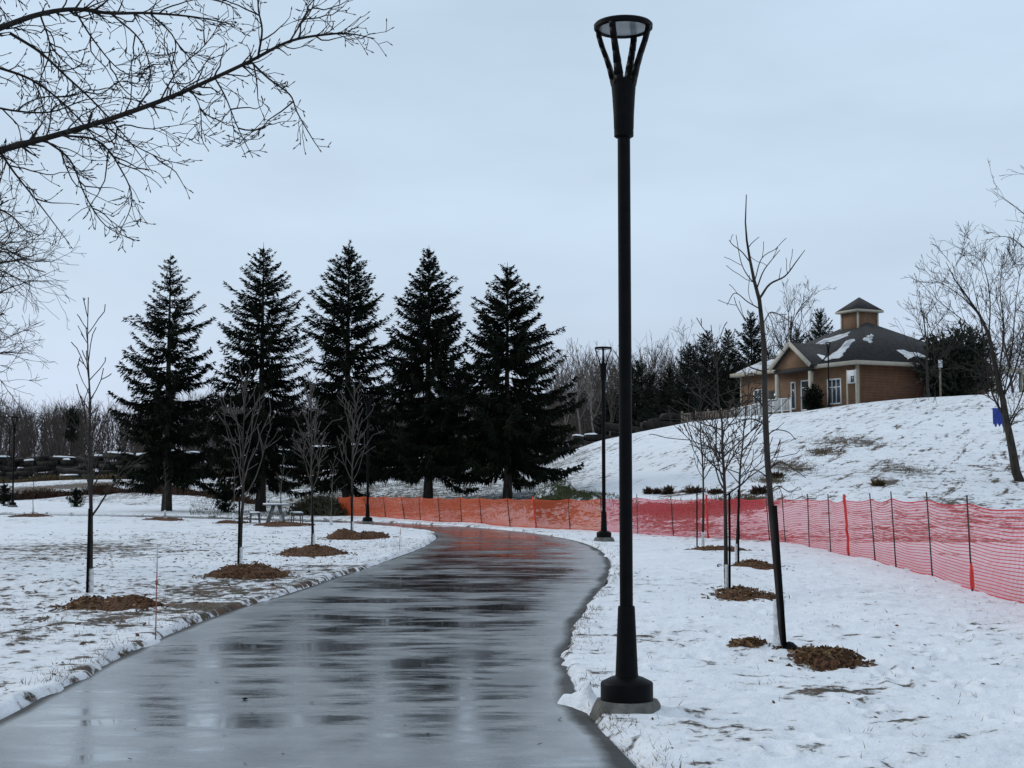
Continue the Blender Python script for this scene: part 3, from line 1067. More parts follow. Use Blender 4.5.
g = G(783, 648)
Yr = g[1]
trp = [(782, 652), (779, 610), (776.3, 575), (773.8, 545), (770, 500), (767, 460), (766, 430), (765, 390), (765, 355), (763, 325), (760, 300), (755, 280), (750, 258), (747, 240), (745.5, 222), (746, 195)]
tr = np.array([P(a, b_, Yr) for a, b_ in trp]) - g
tr[:, 1] += np.cumsum(rng.normal(0, 0.015, len(tr)))
rd = np.interp(np.arange(len(tr)), [0, 3, 6, 9, 12, 15], [0.026, 0.027, 0.027, 0.021, 0.012, 0.004])
sg, tp = [], []
pr_ = prm(step=0.07, wob=0.13, up=0.04, rmin=0.0028, dens=2.2, maxc=4, ang=(0.5, 1.1), ratio=(0.3, 0.6))
R_LIMBS = [([(760, 298), (770, 284), (785, 276), (796, 262), (805, 250)], 0.013), ([(757, 288), (763, 272), (770, 262), (780, 250)], 0.008), ([(752, 265), (742, 252), (733, 245), (729, 240)], 0.007),
           ([(755, 280), (762, 258), (778, 248)], 0.006), ([(762, 310), (748, 302), (735, 293), (727, 305)], 0.007), ([(764, 322), (772, 312), (790, 322), (797, 335)], 0.006), ([(748, 248), (752, 243), (759, 237)], 0.005),
           ([(765, 335), (750, 326), (738, 308), (734, 297)], 0.006), ([(765, 372), (752, 368), (742, 362), (730, 364)], 0.009), ([(765, 378), (750, 374), (735, 386)], 0.006), ([(766, 412), (758, 400), (748, 395), (735, 400)], 0.009),
           ([(767, 436), (775, 430), (788, 432), (796, 440)], 0.007), ([(766, 425), (752, 419), (738, 422), (722, 428)], 0.009), ([(768, 470), (780, 462), (792, 468), (806, 478)], 0.008),
           ([(769, 478), (755, 470), (742, 476)], 0.007), ([(769, 492), (778, 486), (790, 492), (798, 487)], 0.006), ([(757, 286), (748, 276), (741, 262), (736, 235)], 0.007), ([(765, 350), (775, 345), (784, 352)], 0.005)]
for pts, r_ in R_LIMBS:
    limb(sg, tp, pts, Yr, r_ * 0.9, 0.003, g, rng, pr_, 0, 5.0, (0.10, 0.3), 0.03, rng.uniform(-0.35, 0.35))
o = add_tree('young_tree', "crooked bare young tree on the right, nearest the tall lamp post, with black stake", 'tree', g, tr, rd, sg, M['young_bark'], GR_SAP_R, n=10, tn=5)
mb = MB()
mb.bar((0.008, -0.055, -0.05), (-0.066, -0.05, 1.25), 0.034, 0.035)
mb.build('stake', M['black_metal'], o)
sharp(MB().lathe([(0.052, 0.02), (0.05, 0.12), (0.052, 0.2), (0.05, 0.3), (0.052, 0.34), (0.05, 0.42)], 14, ctr=(-0.03, 0.01, 0)).build('trunk_guard', M['guard'], o))
MB().lathe([(0.085, -0.03), (0.07, 0.02), (0.035, 0.05), (0.0, 0.06)], 7, ctr=(0.05, -0.03, 0), cap=False).build('black_collar', M['black_metal'], o)

for px_, py_, ty_, r_, lab, nb, sd, lean in (
        (727, 590, 325, 0.034, "tall bare young tree second along the right row, over a mulch mound", 34, 204, -0.15),
        (736.5, 563, 372, 0.032, "bare young tree between the others of the right row", 30, 205, 0.05),
        (703, 548, 378, 0.032, "bare young tree closest to the orange netting in the right row", 30, 206, 0.0)):
    g = G(px_, py_)
    H_ = (py_ - ty_) * g[1] / F
    rng = np.random.default_rng(sd)
    tr, rd, sg = sapling_geo(rng, H_, r_, 0.40 if px_ != 727 else 0.36, nb, 0.33, 0.04, 2, 0.0035 + g[1] * 0.0001, lean=(lean, 0), ang=(0.6, 1.25))
    o = add_tree('young_tree', lab, 'tree', g, tr, rd, sg, M['young_bark'], GR_SAP_R, tn=4)
    stake_and_guard(o, H_, 0.03 if px_ != 703 else -0.14, -0.05, (0.02, 0.35), 0.036, 1.35, 0.017)
mulch(G(826, 659), 0.30, 0.30, 0.105, 70, "brown mulch mound right beside the crooked young tree's stake", nch=420)
mulch(G(749, 644), 0.13, 0.14, 0.035, 71, "small patch of mulch left of the crooked young tree", nch=80)
mulch(G(748, 597), 0.42, 0.40, 0.075, 72, "brown mulch mound at the second tree of the right row", nch=200)
mulch(G(753, 567), 0.50, 0.55, 0.09, 73, "brown mulch mound behind the second tree of the right row", nch=160)
mulch(G(716, 549), 0.55, 0.6, 0.06, 74, "flat dark mulch ring nearest the orange netting", nch=120)
mulch(G(737, 590), 0.3, 0.3, 0.03, 75, "thin scatter of dark mulch between the right row's trees", nch=60)

# ------------------------------------------------------------------ overhanging tree at the top left
rng = np.random.default_rng(77)
Yo = 9.6
o_base = np.array([-6.6, 10.2, 0.0])
o_base[2] = gz(o_base[0], o_base[1])
sg, tp = [], []
tw = prm(step=0.045, wob=0.23, up=0.03, rmin=0.0022, dens=7.0, maxc=7, ang=(0.45, 1.05), ratio=(0.35, 0.7), bare0=0.1)
tw2 = prm(step=0.05, wob=0.19, up=0.02, rmin=0.0022, dens=6.0, maxc=6, ang=(0.45, 1.0), ratio=(0.3, 0.55), bare0=0.15)
OL = [
    ([(-160, 190), (-80, 172), (0, 150), (45, 138), (100, 122), (160, 101), (205, 82), (250, 61), (290, 41), (330, 34), (352, 34), (372, 38)], 0.036, 0.004, 9.0),
    ([(-120, 80), (-50, 50), (0, 28), (40, 14), (75, 9), (110, 13), (150, 13), (195, 17), (232, 24)], 0.034, 0.004, 10),
    ([(10, 33), (40, 52), (66, 76), (96, 104), (130, 142), (152, 172)], 0.015, 0.003, 9),
    ([(-60, 50), (0, 68), (32, 80), (62, 102), (92, 134), (108, 160)], 0.016, 0.003, 9),
    ([(250, 61), (268, 78), (290, 95), (297, 112), (312, 138), (320, 150)], 0.010, 0.003, 10),
    ([(290, 41), (300, 25), (312, 8), (318, -20)], 0.009, 0.003, 8),
    ([(258, 57), (262, 30), (258, 5), (262, -30)], 0.011, 0.004, 9),
    ([(215, 78), (226, 98), (238, 128), (252, 156)], 0.008, 0.003, 10),
    ([(190, 88), (200, 108), (202, 138), (208, 150)], 0.006, 0.003, 9),
    ([(60, 135), (98, 141), (120, 168), (132, 200), (118, 236)], 0.011, 0.003, 10),
    ([(45, 140), (70, 160), (85, 195), (105, 225), (133, 240)], 0.010, 0.003, 10),
    ([(0, 152), (16, 175), (40, 205), (68, 242)], 0.012, 0.003, 10),
    ([(100, 122), (125, 140), (160, 158), (186, 165)], 0.008, 0.003, 10),
    ([(110, 13), (140, 40), (150, 72), (142, 95)], 0.009, 0.003, 9),
    ([(75, 11), (95, 42), (120, 70), (150, 80)], 0.009, 0.003, 9),
    ([(150, 13), (175, 40), (172, 70), (182, 92)], 0.008, 0.003, 9),
    ([(40, 14), (50, 50), (38, 90), (50, 120)], 0.009, 0.003, 9),
    ([(-60, 10), (10, -10), (80, -18), (150, -12), (215, 0), (235, 8)], 0.020, 0.004, 9),
    ([(160, 101), (178, 70), (205, 45), (222, 20)], 0.008, 0.003, 9),
    ([(-30, 100), (10, 110), (50, 112), (85, 100), (110, 98)], 0.012, 0.003, 9),
    ([(-40, 20), (5, -30), (60, -60)], 0.02, 0.004, 6),
    ([(-60, 172), (-20, 200), (10, 215), (30, 235)], 0.016, 0.003, 10),
]
for k, (pts, r0, r1, dn) in enumerate(OL):
    dy = rng.uniform(-0.8, 1.2) if k else 0.0
    lv = 1
    c = limb(sg, tp, pts, Yo, r0 * 0.82, r1 * 0.85, o_base, rng, tw, lv, dn * 2.0, (0.06, 0.25), 0.02, dy)
    ln = np.linalg.norm(np.diff(c, axis=0), axis=1).sum()
    for _ in range(int(3.2 * ln)):
        i = rng.integers(1, max(2, int(len(c) * 0.8)))
        if (c[i] + o_base)[0] < -4.2:
            continue
        dd = unit(c[min(i + 1, len(c) - 1)] - c[i - 1])
        sd_ = unit(np.cross(dd, np.array([0, 1.0, 0]) + rng.normal(0, 0.3, 3))) * rng.choice((-1, 1))
        grow(sg, tp, c[i], unit(dd * 0.75 + sd_ * rng.uniform(0.5, 0.9)), rng.uniform(0.28, 0.6), 0.006, 2, rng, tw2)
# trunk and the big limbs out of the frame
trunk_pts = np.array([[0, 0, -0.2], [0.05, 0, 1.0], [0.1, -0.05, 2.2], [0.2, -0.1, 3.0], [0.15, 0, 4.2], [0.05, 0.1, 5.6], [0.2, 0.1, 7.5], [0.1, 0.0, 9.5]])
for tgt, r_ in ((P(-160, 190, Yo), 0.055), (P(-120, 80, Yo), 0.045), (P(-60, 10, Yo), 0.04), (P(-60, 50, Yo), 0.03), (P(-40, 20, Yo), 0.03), (P(-60, 172, Yo), 0.025)):
    a = tgt - o_base
    k = np.argmin(np.abs(trunk_pts[:, 2] - (a[2] - 0.7)))
    c = trunk_pts[k]
    for s0 in range(6):
        f0, f1 = s0 / 6, (s0 + 1) / 6
        bow = lambda f: c + (a - c) * f + np.array([0, 0, 0.12 * math.sin(math.pi * f)])
        sg.append((bow(f0), bow(f1), r_ * (1.25 - 0.25 * f0), r_ * (1.25 - 0.25 * f1)))
up_ = prm(step=0.35, wob=0.14, up=0.04, rmin=0.004, dens=1.6, maxc=8, ang=(0.5, 1.0), ratio=(0.4, 0.65))
for k in range(9):
    az = rng.uniform(1.6, 4.6)
    grow(sg, [], trunk_pts[3 + k % 5], unit(np.array([math.cos(az), math.sin(az), 0.7])), rng.uniform(2.0, 3.2), 0.05, 3, rng, up_)
bud = []
for p_, d_ in tp:
    bud.append((p_, p_ + d_ * 0.011, 0.0048, 0.0036))
    bud.append((p_ + d_ * 0.011, p_ + d_ * 0.022, 0.0036, 0.001))
root = empty('overhanging_tree', o_base, 0, "large bare tree reaching budded limbs over the path from the upper left", 'tree')
MB().tube(trunk_pts, [0.27, 0.23, 0.21, 0.19, 0.16, 0.13, 0.08, 0.02], 14).build('trunk', M['bark'], root, True)
MB().prisms(sg, 5).build('crown', M['dark_bark'], root, True)
MB().prisms(bud, 4).build('buds', M['dark_bark'], root)['kind'] = 'stuff'

# finer tree behind it, lower left
rng = np.random.default_rng(78)
b2 = np.array([-11.3, 26.0, 0.0])
b2[2] = gz(b2[0], b2[1])
tr = wavy((0, 0, -0.1), 8.5, rng, 0.2, 12)
sg, tp = [], []
pr_ = prm(step=0.12, wob=0.20, up=-0.010, rmin=0.0040, dens=4.2, maxc=11, ang=(0.4, 0.95), ratio=(0.4, 0.65), bare0=0.2)
for k in range(44):
    z = rng.uniform(2.4, 7.4)
    az = rng.uniform(-1.3, 1.3) if k < 34 else rng.uniform(1.3, 5.0)
    Lb = 3.0 * (1 - abs(z - 4.6) / 6.0) * rng.uniform(0.8, 1.1)
    grow(sg, tp, np.array([np.interp(z, tr[:, 2], tr[:, 0]), np.interp(z, tr[:, 2], tr[:, 1]), z]), unit(np.array([math.cos(az), math.sin(az), rng.uniform(0.0, 0.7)])), Lb, 0.035, 3 if k % 2 else 2, rng, pr_)
add_tree('twiggy_tree', "finely twigged bare tree at the left edge below the overhanging limbs", 'tree', b2, tr, np.linspace(0.16, 0.02, 12), sg, M['bark'], n=10, tn=3, twig=M['young_bark'])

# ------------------------------------------------------------------ spruces


PROFILE = ([0, 0.05, 0.2, 0.375, 0.59, 0.72, 0.81, 0.89, 0.96, 1.0], [0.90, 0.98, 1.0, 0.88, 0.70, 0.53, 0.37, 0.20, 0.08, 0.03])


def spruce_mesh(rng, H, wid, clear, dens=1.0, stepz=0.30, size=1.0, prof=PROFILE, gap=0.06, low=-0.46, high=0.62, hangf=1.0):
    """returns trunk MB and crown MB of a conifer; wid = greatest half width of the crown"""
    tk = MB().tube([(0, 0, -0.2), (0.02, 0, H * 0.1), (-0.02, 0.01, H * 0.5), (0, 0, H * 0.985)], [0.021 * H + 0.02, 0.016 * H + 0.01, 0.010 * H, 0.006], 9)
    br, A, B, W = [], [], [], []
    z = clear + 0.25 * wid
    zb = z
    while z < H * 0.968:
        f = (z - zb) / (H - zb)
        Lm = wid * np.interp(f, *prof)
        nb = int(rng.integers(5, 8)) if f < 0.9 else 4
        a0 = rng.uniform(0, 6.28)
        tier = rng.uniform(0.86, 1.10)
        for k in range(nb):
            if rng.random() < gap and f > 0.2:
                continue
            az = a0 + k * 6.283 / nb + rng.normal(0, 0.25)
            Lb = max(0.12, Lm * tier * rng.choice((rng.uniform(0.55, 0.85), rng.uniform(0.8, 1.06), rng.uniform(0.9, 1.2))))
            hd = np.array([math.cos(az), math.sin(az), 0])
            sd_ = np.array([-math.sin(az), math.cos(az), 0])
            s0 = low + (high - low) * f ** 1.2 + rng.normal(0, 0.08)
            cv = rng.uniform(0.12, 0.34) * (1 - 0.4 * f)
            n = max(4, int(Lb / 0.13))
            ss = np.linspace(0, 1, n + 1)
            side = np.cumsum(rng.normal(0, 0.012, n + 1))
            pts = hd[None] * (Lb * ss)[:, None] + sd_[None] * (side * Lb)[:, None]
            pts[:, 2] += z + rng.normal(0, 0.10) + Lb * (s0 * ss - 0.10 * np.sin(ss * math.pi) * (1 - f) + cv * ss ** 3)
            rb = 0.006 + 0.014 * (1 - ss) * Lb / 2
            for i in range(n):
                br.append((pts[i], pts[i + 1], rb[i], rb[i + 1]))
            # sprays: sideways branchlets, hanging tassels, needles along the branch
            per = max(2, int(round(6.0 * dens * (1.7 if f < 0.42 else 1.1))))
            idx = np.repeat(np.arange(n + 1), per)
            s_ = ss[idx]
            keep = (s_ > 0.12) | (Lb < 0.7)
            idx, s_ = idx[keep], s_[keep]
            m_ = len(idx)
            if m_ == 0:
                continue
            kind = rng.random(m_)
            fwd = rng.uniform(0.35, 1.0, m_)
            lat = rng.choice((-1, 1), m_) * rng.uniform(0.25, 1.0, m_)
            hang = np.where(kind < 0.42, rng.uniform(0.9, 2.2, m_), rng.uniform(-0.1, 0.7, m_)) * (1 - 0.85 * f) * hangf
            d = hd[None] * fwd[:, None] + sd_[None] * lat[:, None] * np.where(kind < 0.42, 0.35, 1.0)[:, None]
            d[:, 2] = -hang + s0 * 0.5 + 0.35 * f
            d /= np.linalg.norm(d, axis=1)[:, None]
            ll = (0.12 + 0.30 * np.sin(np.clip(1.15 - s_, 0, 1) * math.pi * 0.62) * min(1.0, Lb / 1.5)) * rng.uniform(0.45, 1.35, m_) * size * (1 - 0.45 * f ** 5)
            p0 = pts[idx] + rng.normal(0, 0.035, (m_, 3))
            A.append(p0)
            B.append(p0 + d * ll[:, None])
            W.append((0.018 + 0.020 * rng.random(m_)) * size * (1 - 0.4 * f ** 5))
            e = pts[-1]
            dd = unit(pts[-1] - pts[-2])
            A.append(np.array([e - dd * 0.05] * 3))
            B.append(e + np.array([dd + sd_ * 0.4, dd - sd_ * 0.4, dd]) * np.array([0.10, 0.10, 0.17])[:, None] * size)
            W.append(np.full(3, 0.022 * size))
        z += stepz * rng.uniform(0.65, 1.3) * (1.0 - 0.4 * f)
    A, B, W = np.concatenate(A), np.concatenate(B), np.concatenate(W)
    d = B - A
    u = np.cross(d, rng.normal(0, 1, d.shape))
    u /= np.maximum(np.linalg.norm(u, axis=1), 1e-6)[:, None]
    u *= W[:, None]
    mid = A + d * 0.45 + rng.normal(0, 0.012, d.shape) * size
    mid[:, 2] -= 0.015 * size
    T = np.concatenate([np.stack([A - u * 0.5, mid - u, mid + u, A + u * 0.5], 1)])
    cr = MB().prisms(br, 3).quads(T).tris(np.stack([mid - u, B, mid + u], 1))
    top = np.array([0, 0, H * 0.96])
    cr.prisms([(top, top + np.array([0, 0, H * 0.04]), 0.02, 0.006)], 4)
    return tk, cr


GR_SPR = "row of tall dark spruces"
P1 = PROFILE
P4 = ([0, 0.08, 0.21, 0.39, 0.52, 0.65, 0.77, 0.86, 0.94, 1.0], [0.90, 0.98, 1.0, 0.84, 0.68, 0.52, 0.33, 0.20, 0.08, 0.03])
P5 = ([0, 0.08, 0.21, 0.39, 0.61, 0.75, 0.84, 0.93, 0.97, 1.0], [0.92, 0.98, 1.0, 0.82, 0.54, 0.36, 0.22, 0.10, 0.05, 0.02])
SPR = [  # px, Y, top py, half width m, clear m, dens, tier step, profile, gap, label
    (166.5, 66.0, 253, 2.55, 1.1, 1.0, 0.31, P1, 0.09, "leftmost tall dark spruce, sky showing between its upper branches"),
    (260.5, 65.5, 242, 2.85, 1.1, 1.15, 0.29, P1, 0.07, "second tall dark spruce from the left, behind the picnic table"),
    (347, 63.0, 239, 2.65, 1.15, 1.2, 0.28, P1, 0.06, "middle tall dark spruce, behind the distant lamp post"),
    (428, 61.0, 245, 2.75, 1.25, 1.35, 0.25, P4, 0.04, "tall dense dark spruce, second from the right of the row"),
    (507.5, 59.0, 262, 3.25, 1.1, 1.4, 0.24, P5, 0.03, "widest darkest spruce at the right end of the row"),
]
for k, (px_, Y_, ty_, wd, clr, dn, stz, pf_, gp_, lab) in enumerate(SPR):
    rng = np.random.default_rng(300 + k)
    p_ = P(px_, 511, Y_)
    z0 = gz(p_[0], Y_)
    H_ = P(px_, ty_, Y_)[2] - z0
    tk, cr = spruce_mesh(rng, H_, wd, clr, dn, stz, 1.0, pf_, gp_, (-0.34, -0.50, -0.46, -0.40, -0.52)[k], (0.45, 0.55, 0.72, 0.66, 0.60)[k])
    root = empty('spruce_tree', (p_[0], Y_, z0), 0, lab, 'spruce', GR_SPR)
    tk.build('trunk', M['bark'], root, True)
    cr.build('crown', M['spruce'], root)

# small garden conifers
for k, (px_, py_, hpx, wpx, lab) in enumerate(((76, 507, 18, 9, "small conical dwarf spruce in front of the dark hedge strip"), (4, 506, 20, 11, "small rounded dark conifer at the left picture edge"), (225, 512.5, 24, 12, "small dark spruce beside the second tall spruce's trunk"))):
    g = G(px_, py_)
    rng = np.random.default_rng(340 + k)
    H_ = hpx * g[1] / F
    tk, cr = spruce_mesh(rng, H_, wpx * g[1] / F, 0.02, 1.0, 0.10, 0.6, ([0, 0.3, 0.7, 1], [1, 0.85, 0.45, 0.05]), 0.0, 0.15, 0.7)
    root = empty('dwarf_spruce', g, 0, lab, 'small spruce', 'small dark conifers on the snow')
    tk.build('trunk', M['bark'], root, True)
    cr.build('crown', M['spruce'], root)

# conifers behind the hill
GR_CON = "dark conifers behind the hill"
CON = [(612, 118, 388, 2.6, "small dark conifer between the pale trunks left of the tall lamp pole"), (638, 112, 360, 2.6, "dark conifer just right of the tall lamp pole on the skyline"), (652, 120, 372, 2.4, "low dark conifer right beside the lamp pole's skyline conifer"),
       (670, 116, 366, 2.4, "slim dark conifer on the crest left of the timber railing"), (689, 110, 342, 2.6, "dark conifer standing directly behind the hill crest lamp post"), (707, 113, 330, 2.6, "pointed dark conifer right of the hill crest lamp post"),
       (728, 116, 328, 2.5, "pointed dark conifer behind the right row's tall young tree"), (751, 118, 311, 3.0, "tallest dark conifer left of the brick house"), (820, 126, 308, 2.9, "dark conifer rising behind the brick house roof left of the cupola"),
       (797, 132, 326, 2.2, "small conifer peeking over the entry gable of the brick house"), (664, 108, 388, 2.6, "low spreading dark conifer on the crest near the stones"), (716, 122, 352, 3.0, "dark conifer filling the gap left of the brick house")]
protos = []
for k in range(3):
    rng = np.random.default_rng(360 + k)
    protos.append(spruce_mesh(rng, 9.0, 2.4 + 0.2 * k, 0.2, 0.7, 0.36, 1.35, ([0, 0.2, 0.5, 0.8, 0.93, 1], [1, 0.95, 0.68, 0.33, 0.14, 0.04]), 0.04, -0.1, 0.8))
pm = [(a.mesh('trunk', M['bark'], True), b_.mesh('crown', M['conifer'])) for a, b_ in protos]
for k, (px_, Y_, ty_, wd, lab) in enumerate(CON):
    p_ = P(px_, ty_, Y_)
    z0 = float(hill(p_[0], Y_)[0]) - 0.3
    H_ = p_[2] - z0
    root = empty('conifer', (p_[0], Y_, z0), k * 1.7, lab, 'conifer', GR_CON)
    for nm, me_ in zip(('trunk', 'crown'), pm[k % 3]):
        c = bpy.data.objects.new(nm, me_)
        COL.objects.link(c)
        c.parent = root
    root.scale = (wd / 3.2, wd / 3.2, H_ / 9.0)

# dark cedar beside the house
rng = np.random.default_rng(380)


def leafy(rng, n, rx, ry, rz, zc, size, hollow=0.35):
    T = []
    for _ in range(n):
        u = unit(rng.normal(0, 1, 3))
        rr = (hollow + (1 - hollow) * rng.random()) * (1 + 0.22 * math.sin(u[0] * 5 + u[2] * 7) + 0.12 * math.sin(u[1] * 11 + u[2] * 9))
        c = u * rr * np.array([rx, ry, rz]) + np.array([0, 0, zc])
        if c[2] < 0.05:
            continue
        d = unit(u + rng.normal(0, 0.6, 3) + np.array([0, 0, 0.2]))
        w_ = unit(np.cross(d, rng.normal(0, 1, 3))) * size * rng.uniform(0.15, 0.3)
        T.append((c - w_, c + w_, c + d * size * rng.uniform(0.6, 1.4)))
    return T


p_ = P(957, 392, 96)
root = empty('cedar_bush', (p_[0], 96, float(hill(p_[0], 96)[0]) - 0.2), 0, "big dark rounded evergreen at the right end of the brick house", 'evergreen')
MB().tube([(0, 0, 0), (0, 0, 3.6)], [0.12, 0.04], 8).build('trunk', M['bark'], root, True)
MB().tris(leafy(rng, 6500, 2.3, 2.2, 2.5, 2.35, 0.42)).build('crown', M['conifer'], root)

# bare trees on the hill
GR_HB = "bare trees beyond the hill and house"


def spread_geo(rng, H, r, trunk_f=0.3, nl=7, lvl=3, thin=0.012, ang=(0.25, 0.7), up=0.05, wob=0.11, dens=0.9, lean=(0, 0), step=0.4):
    tr = wavy((0, 0, -0.2), H * 0.72, rng, 0.35, 9, lean)
    rad_ = np.linspace(r, r * 0.3, 9)
    sg = []
    pr_ = prm(step=step, wob=wob, up=up, rmin=thin, dens=dens, maxc=7, ang=(0.35, 0.85), ratio=(0.42, 0.68), bare0=0.15)
    for k in range(nl):
        f = trunk_f + (0.98 - trunk_f) * (k + rng.random() * 0.7) / nl
        x = min(7.99, f * 8)
        i = int(x)
        q = tr[i] + (tr[i + 1] - tr[i]) * (x - i)
        az = k * 2.4 + rng.uniform(-0.6, 0.6)
        a = rng.uniform(*ang)
        d = np.array([math.cos(az) * math.sin(a), math.sin(az) * math.sin(a), math.cos(a)])
        grow(sg, [], q, d, H * rng.uniform(0.30, 0.42) * (1.15 - 0.45 * f), r * (1 - 0.65 * f) * 0.6, lvl, rng, pr_)
    return tr, rad_, sg


HB = [  # px, Y, base py or None, top py, radius, bark, labels
    (568, 108, 335, 0.10, 'pale_bark', "pale slender bare tree just right of the last big spruce"),
    (581, 112, 332, 0.10, 'pale_bark', "pale bare tree with leaning limbs above the stone slabs"),
    (594, 106, 345, 0.09, 'pale_bark', "short pale bare tree behind the bend's lamp post"),
    (609, 115, 348, 0.10, 'grey_bark', "grey bare tree between the two lamp posts on the skyline"),
    (556, 120, 350, 0.10, 'grey_bark', "grey bare tree half hidden by the widest spruce"),
    (683, 122, 308, 0.14, 'grey_bark', "tall thin bare tree above the conifers left of the house"),
    (697, 126, 325, 0.13, 'grey_bark', "bare tree among the conifers, left of the pointed pair"),
    (787, 130, 270, 0.20, 'bark', "large bare tree rising behind the brick house's entry gable"),
    (776, 128, 300, 0.14, 'bark', "smaller bare tree behind the left end of the house roof"),
    (812, 134, 300, 0.12, 'grey_bark', "thin bare tree behind the roof next to the conifer"),
    (926, 92, 272, 0.11, 'bark', "dark bare tree leaning over the right corner of the brick house"),
    (972, 104, 300, 0.12, 'grey_bark', "bare tree behind the big rounded evergreen"),
    (1012, 108, 292, 0.13, 'grey_bark', "bare tree behind the blue banner on the skyline"),
    (1040, 98, 250, 0.15, 'bark', "bare tree at the right picture edge on the hilltop"),
    (660, 125, 352, 0.10, 'grey_bark', "faint bare tree behind the low conifers on the crest"),
    (995, 118, 322, 0.10, 'grey_bark', "low grey bare tree right of the rounded evergreen"),
]
for k, (px_, Y_, ty_, r_, bk, lab) in enumerate(HB):
    rng = np.random.default_rng(400 + k)
    p_ = P(px_, ty_, Y_)
    z0 = float(hill(p_[0], Y_)[0]) - 0.2
    H_ = p_[2] - z0
    birch = bk == 'pale_bark'
    tr, rd, sg = spread_geo(rng, H_, r_, 0.35 if birch else 0.28, 8 if birch else 9, 2 if birch else 3, 0.014 if Y_ > 100 else 0.011, (0.2, 0.5) if birch else (0.3, 0.75), 0.06, 0.10, 2.0 if birch else 1.5, (rng.normal(0, 0.4), 0))
    add_tree('bare_tree', lab, 'tree', (p_[0], Y_, z0), tr, rd, sg, M[bk], GR_HB, n=7)

# the tree on the slope at the right edge, its limbs drawn from the photo
rng = np.random.default_rng(430)
g = G(1018, 481)
Yt = g[1]
tr = np.array([P(a, b_, Yt) for a, b_ in ((1021, 484), (1016, 472), (1013, 454), (1010, 438), (1006, 419), (1003, 400), (998, 380), (994, 360), (989, 335), (980, 316), (968, 298), (955, 280), (946, 262))]) - g
sg = []
pr_ = prm(step=0.16, wob=0.12, up=0.05, rmin=0.006, dens=3.6, maxc=10, ang=(0.4, 0.9), ratio=(0.38, 0.62))
for pts, r0 in (([(1006, 419), (996, 402), (990, 385), (985, 350), (980, 315), (972, 280)], 0.07), ([(1003, 400), (1000, 370), (1004, 330), (1000, 290), (1004, 255)], 0.06), ([(1008, 430), (1018, 412), (1030, 405), (1050, 385)], 0.05),
                ([(998, 380), (985, 360), (965, 345), (945, 340), (930, 335)], 0.04), ([(1003, 398), (1015, 370), (1025, 330), (1035, 290)], 0.05), ([(989, 335), (990, 300), (985, 270), (975, 252)], 0.04), ([(980, 316), (965, 300), (945, 285), (930, 280)], 0.025), ([(990, 345), (965, 322), (940, 302), (918, 280)], 0.03), ([(1003, 399), (1012, 350), (1016, 300), (1022, 262)], 0.04),
                ([(987, 325), (962, 292), (952, 262)], 0.025), ([(1000, 385), (975, 372), (950, 368), (925, 378)], 0.03), ([(1008, 425), (1022, 395), (1032, 350), (1045, 300)], 0.04)):
    limb(sg, [], pts, Yt, r0 * 0.7, 0.008, g, rng, pr_, 2, 4.0, (0.6, 1.7), 0.08, rng.uniform(-1, 1))
o = add_tree('bare_tree', "bent bare tree on the slope at the right edge, beside the blue banner", 'tree', g, tr, np.interp(np.arange(len(tr)), [0, 4, 8, len(tr) - 1], [0.17, 0.12, 0.06, 0.008]), sg, M['bark'], n=10, tn=4, twig=M['young_bark'])
# big tree just outside the right edge
rng = np.random.default_rng(431)
b3 = P(1130, 470, 46)
b3[2] = float(hill(b3[0], 46)[0])
tr, rd, sg = spread_geo(rng, 12.0, 0.22, 0.25, 12, 3, 0.006, (0.5, 1.0), 0.02, 0.12, 1.2, step=0.25)
pr_ = prm(step=0.2, wob=0.13, up=0.0, rmin=0.006, dens=2.4, maxc=8, ang=(0.4, 0.9), ratio=(0.4, 0.6))
for pts in ([(1125, 330), (1085, 280), (1050, 240), (1022, 212), (992, 190)], [(1128, 350), (1080, 305), (1045, 270), (1015, 240), (992, 236)], [(1125, 300), (1080, 235), (1050, 190), (1020, 165)], [(1126, 380), (1080, 350), (1050, 320), (1025, 300)]):
    limb(sg, [], pts, 46, 0.05, 0.008, b3, rng, pr_, 2, 2.6, (0.5, 1.2), 0.05)
add_tree('bare_tree', "large bare tree whose twig ends reach in over the right edge", 'tree', b3, tr, rd, sg, M['bark'], n=9, tn=3, twig=M['grey_bark'])

# ------------------------------------------------------------------ woods far behind (one mass)
rng = np.random.default_rng(500)


def woods(spots, label, name='woods'):
    segs = []
    for x, y, H, pale in spots:
        z0 = float(hill(x, y)[0]) - 0.3
        p = np.array([x, y, z0])
        d = unit(np.array([rng.normal(0, 0.05), rng.normal(0, 0.05), 1]))
        r = rng.uniform(0.025, 0.065)
        n = 6
        for i in range(n):
            q = p + d * H / n
            segs.append((p, q, r * (1 - 0.13 * i), r * (1 - 0.13 * (i + 1))))
            if i >= 0:
                for _ in range(5):
                    a = rng.uniform(0, 6.28)
                    tl = rng.uniform(0.2, 0.7)
                    bd = unit(np.array([math.cos(a) * tl, math.sin(a) * tl, 1]))
                    bl = H * rng.uniform(0.12, 0.34)
                    m1 = p + (q - p) * rng.random()
                    e1 = m1 + bd * bl * 0.5
                    bd2 = unit(bd + rng.normal(0, 0.2, 3) + np.array([0, 0, 0.15]))
                    e2 = e1 + bd2 * bl * 0.5
                    segs += [(m1, e1, 0.035, 0.026), (e1, e2, 0.026, 0.012)]
                    for _ in range(3):
                        s0 = e1 + (e2 - e1) * rng.random()
                        segs.append((s0, s0 + unit(bd2 + rng.normal(0, 0.4, 3)) * bl * rng.uniform(0.2, 0.45), 0.018, 0.010))
            d = unit(d + rng.normal(0, 0.05, 3))
            p = q
    o = MB().prisms(segs, 3).build(name, M['woods'])
    return tag(o, label, 'woods', None, 'stuff')


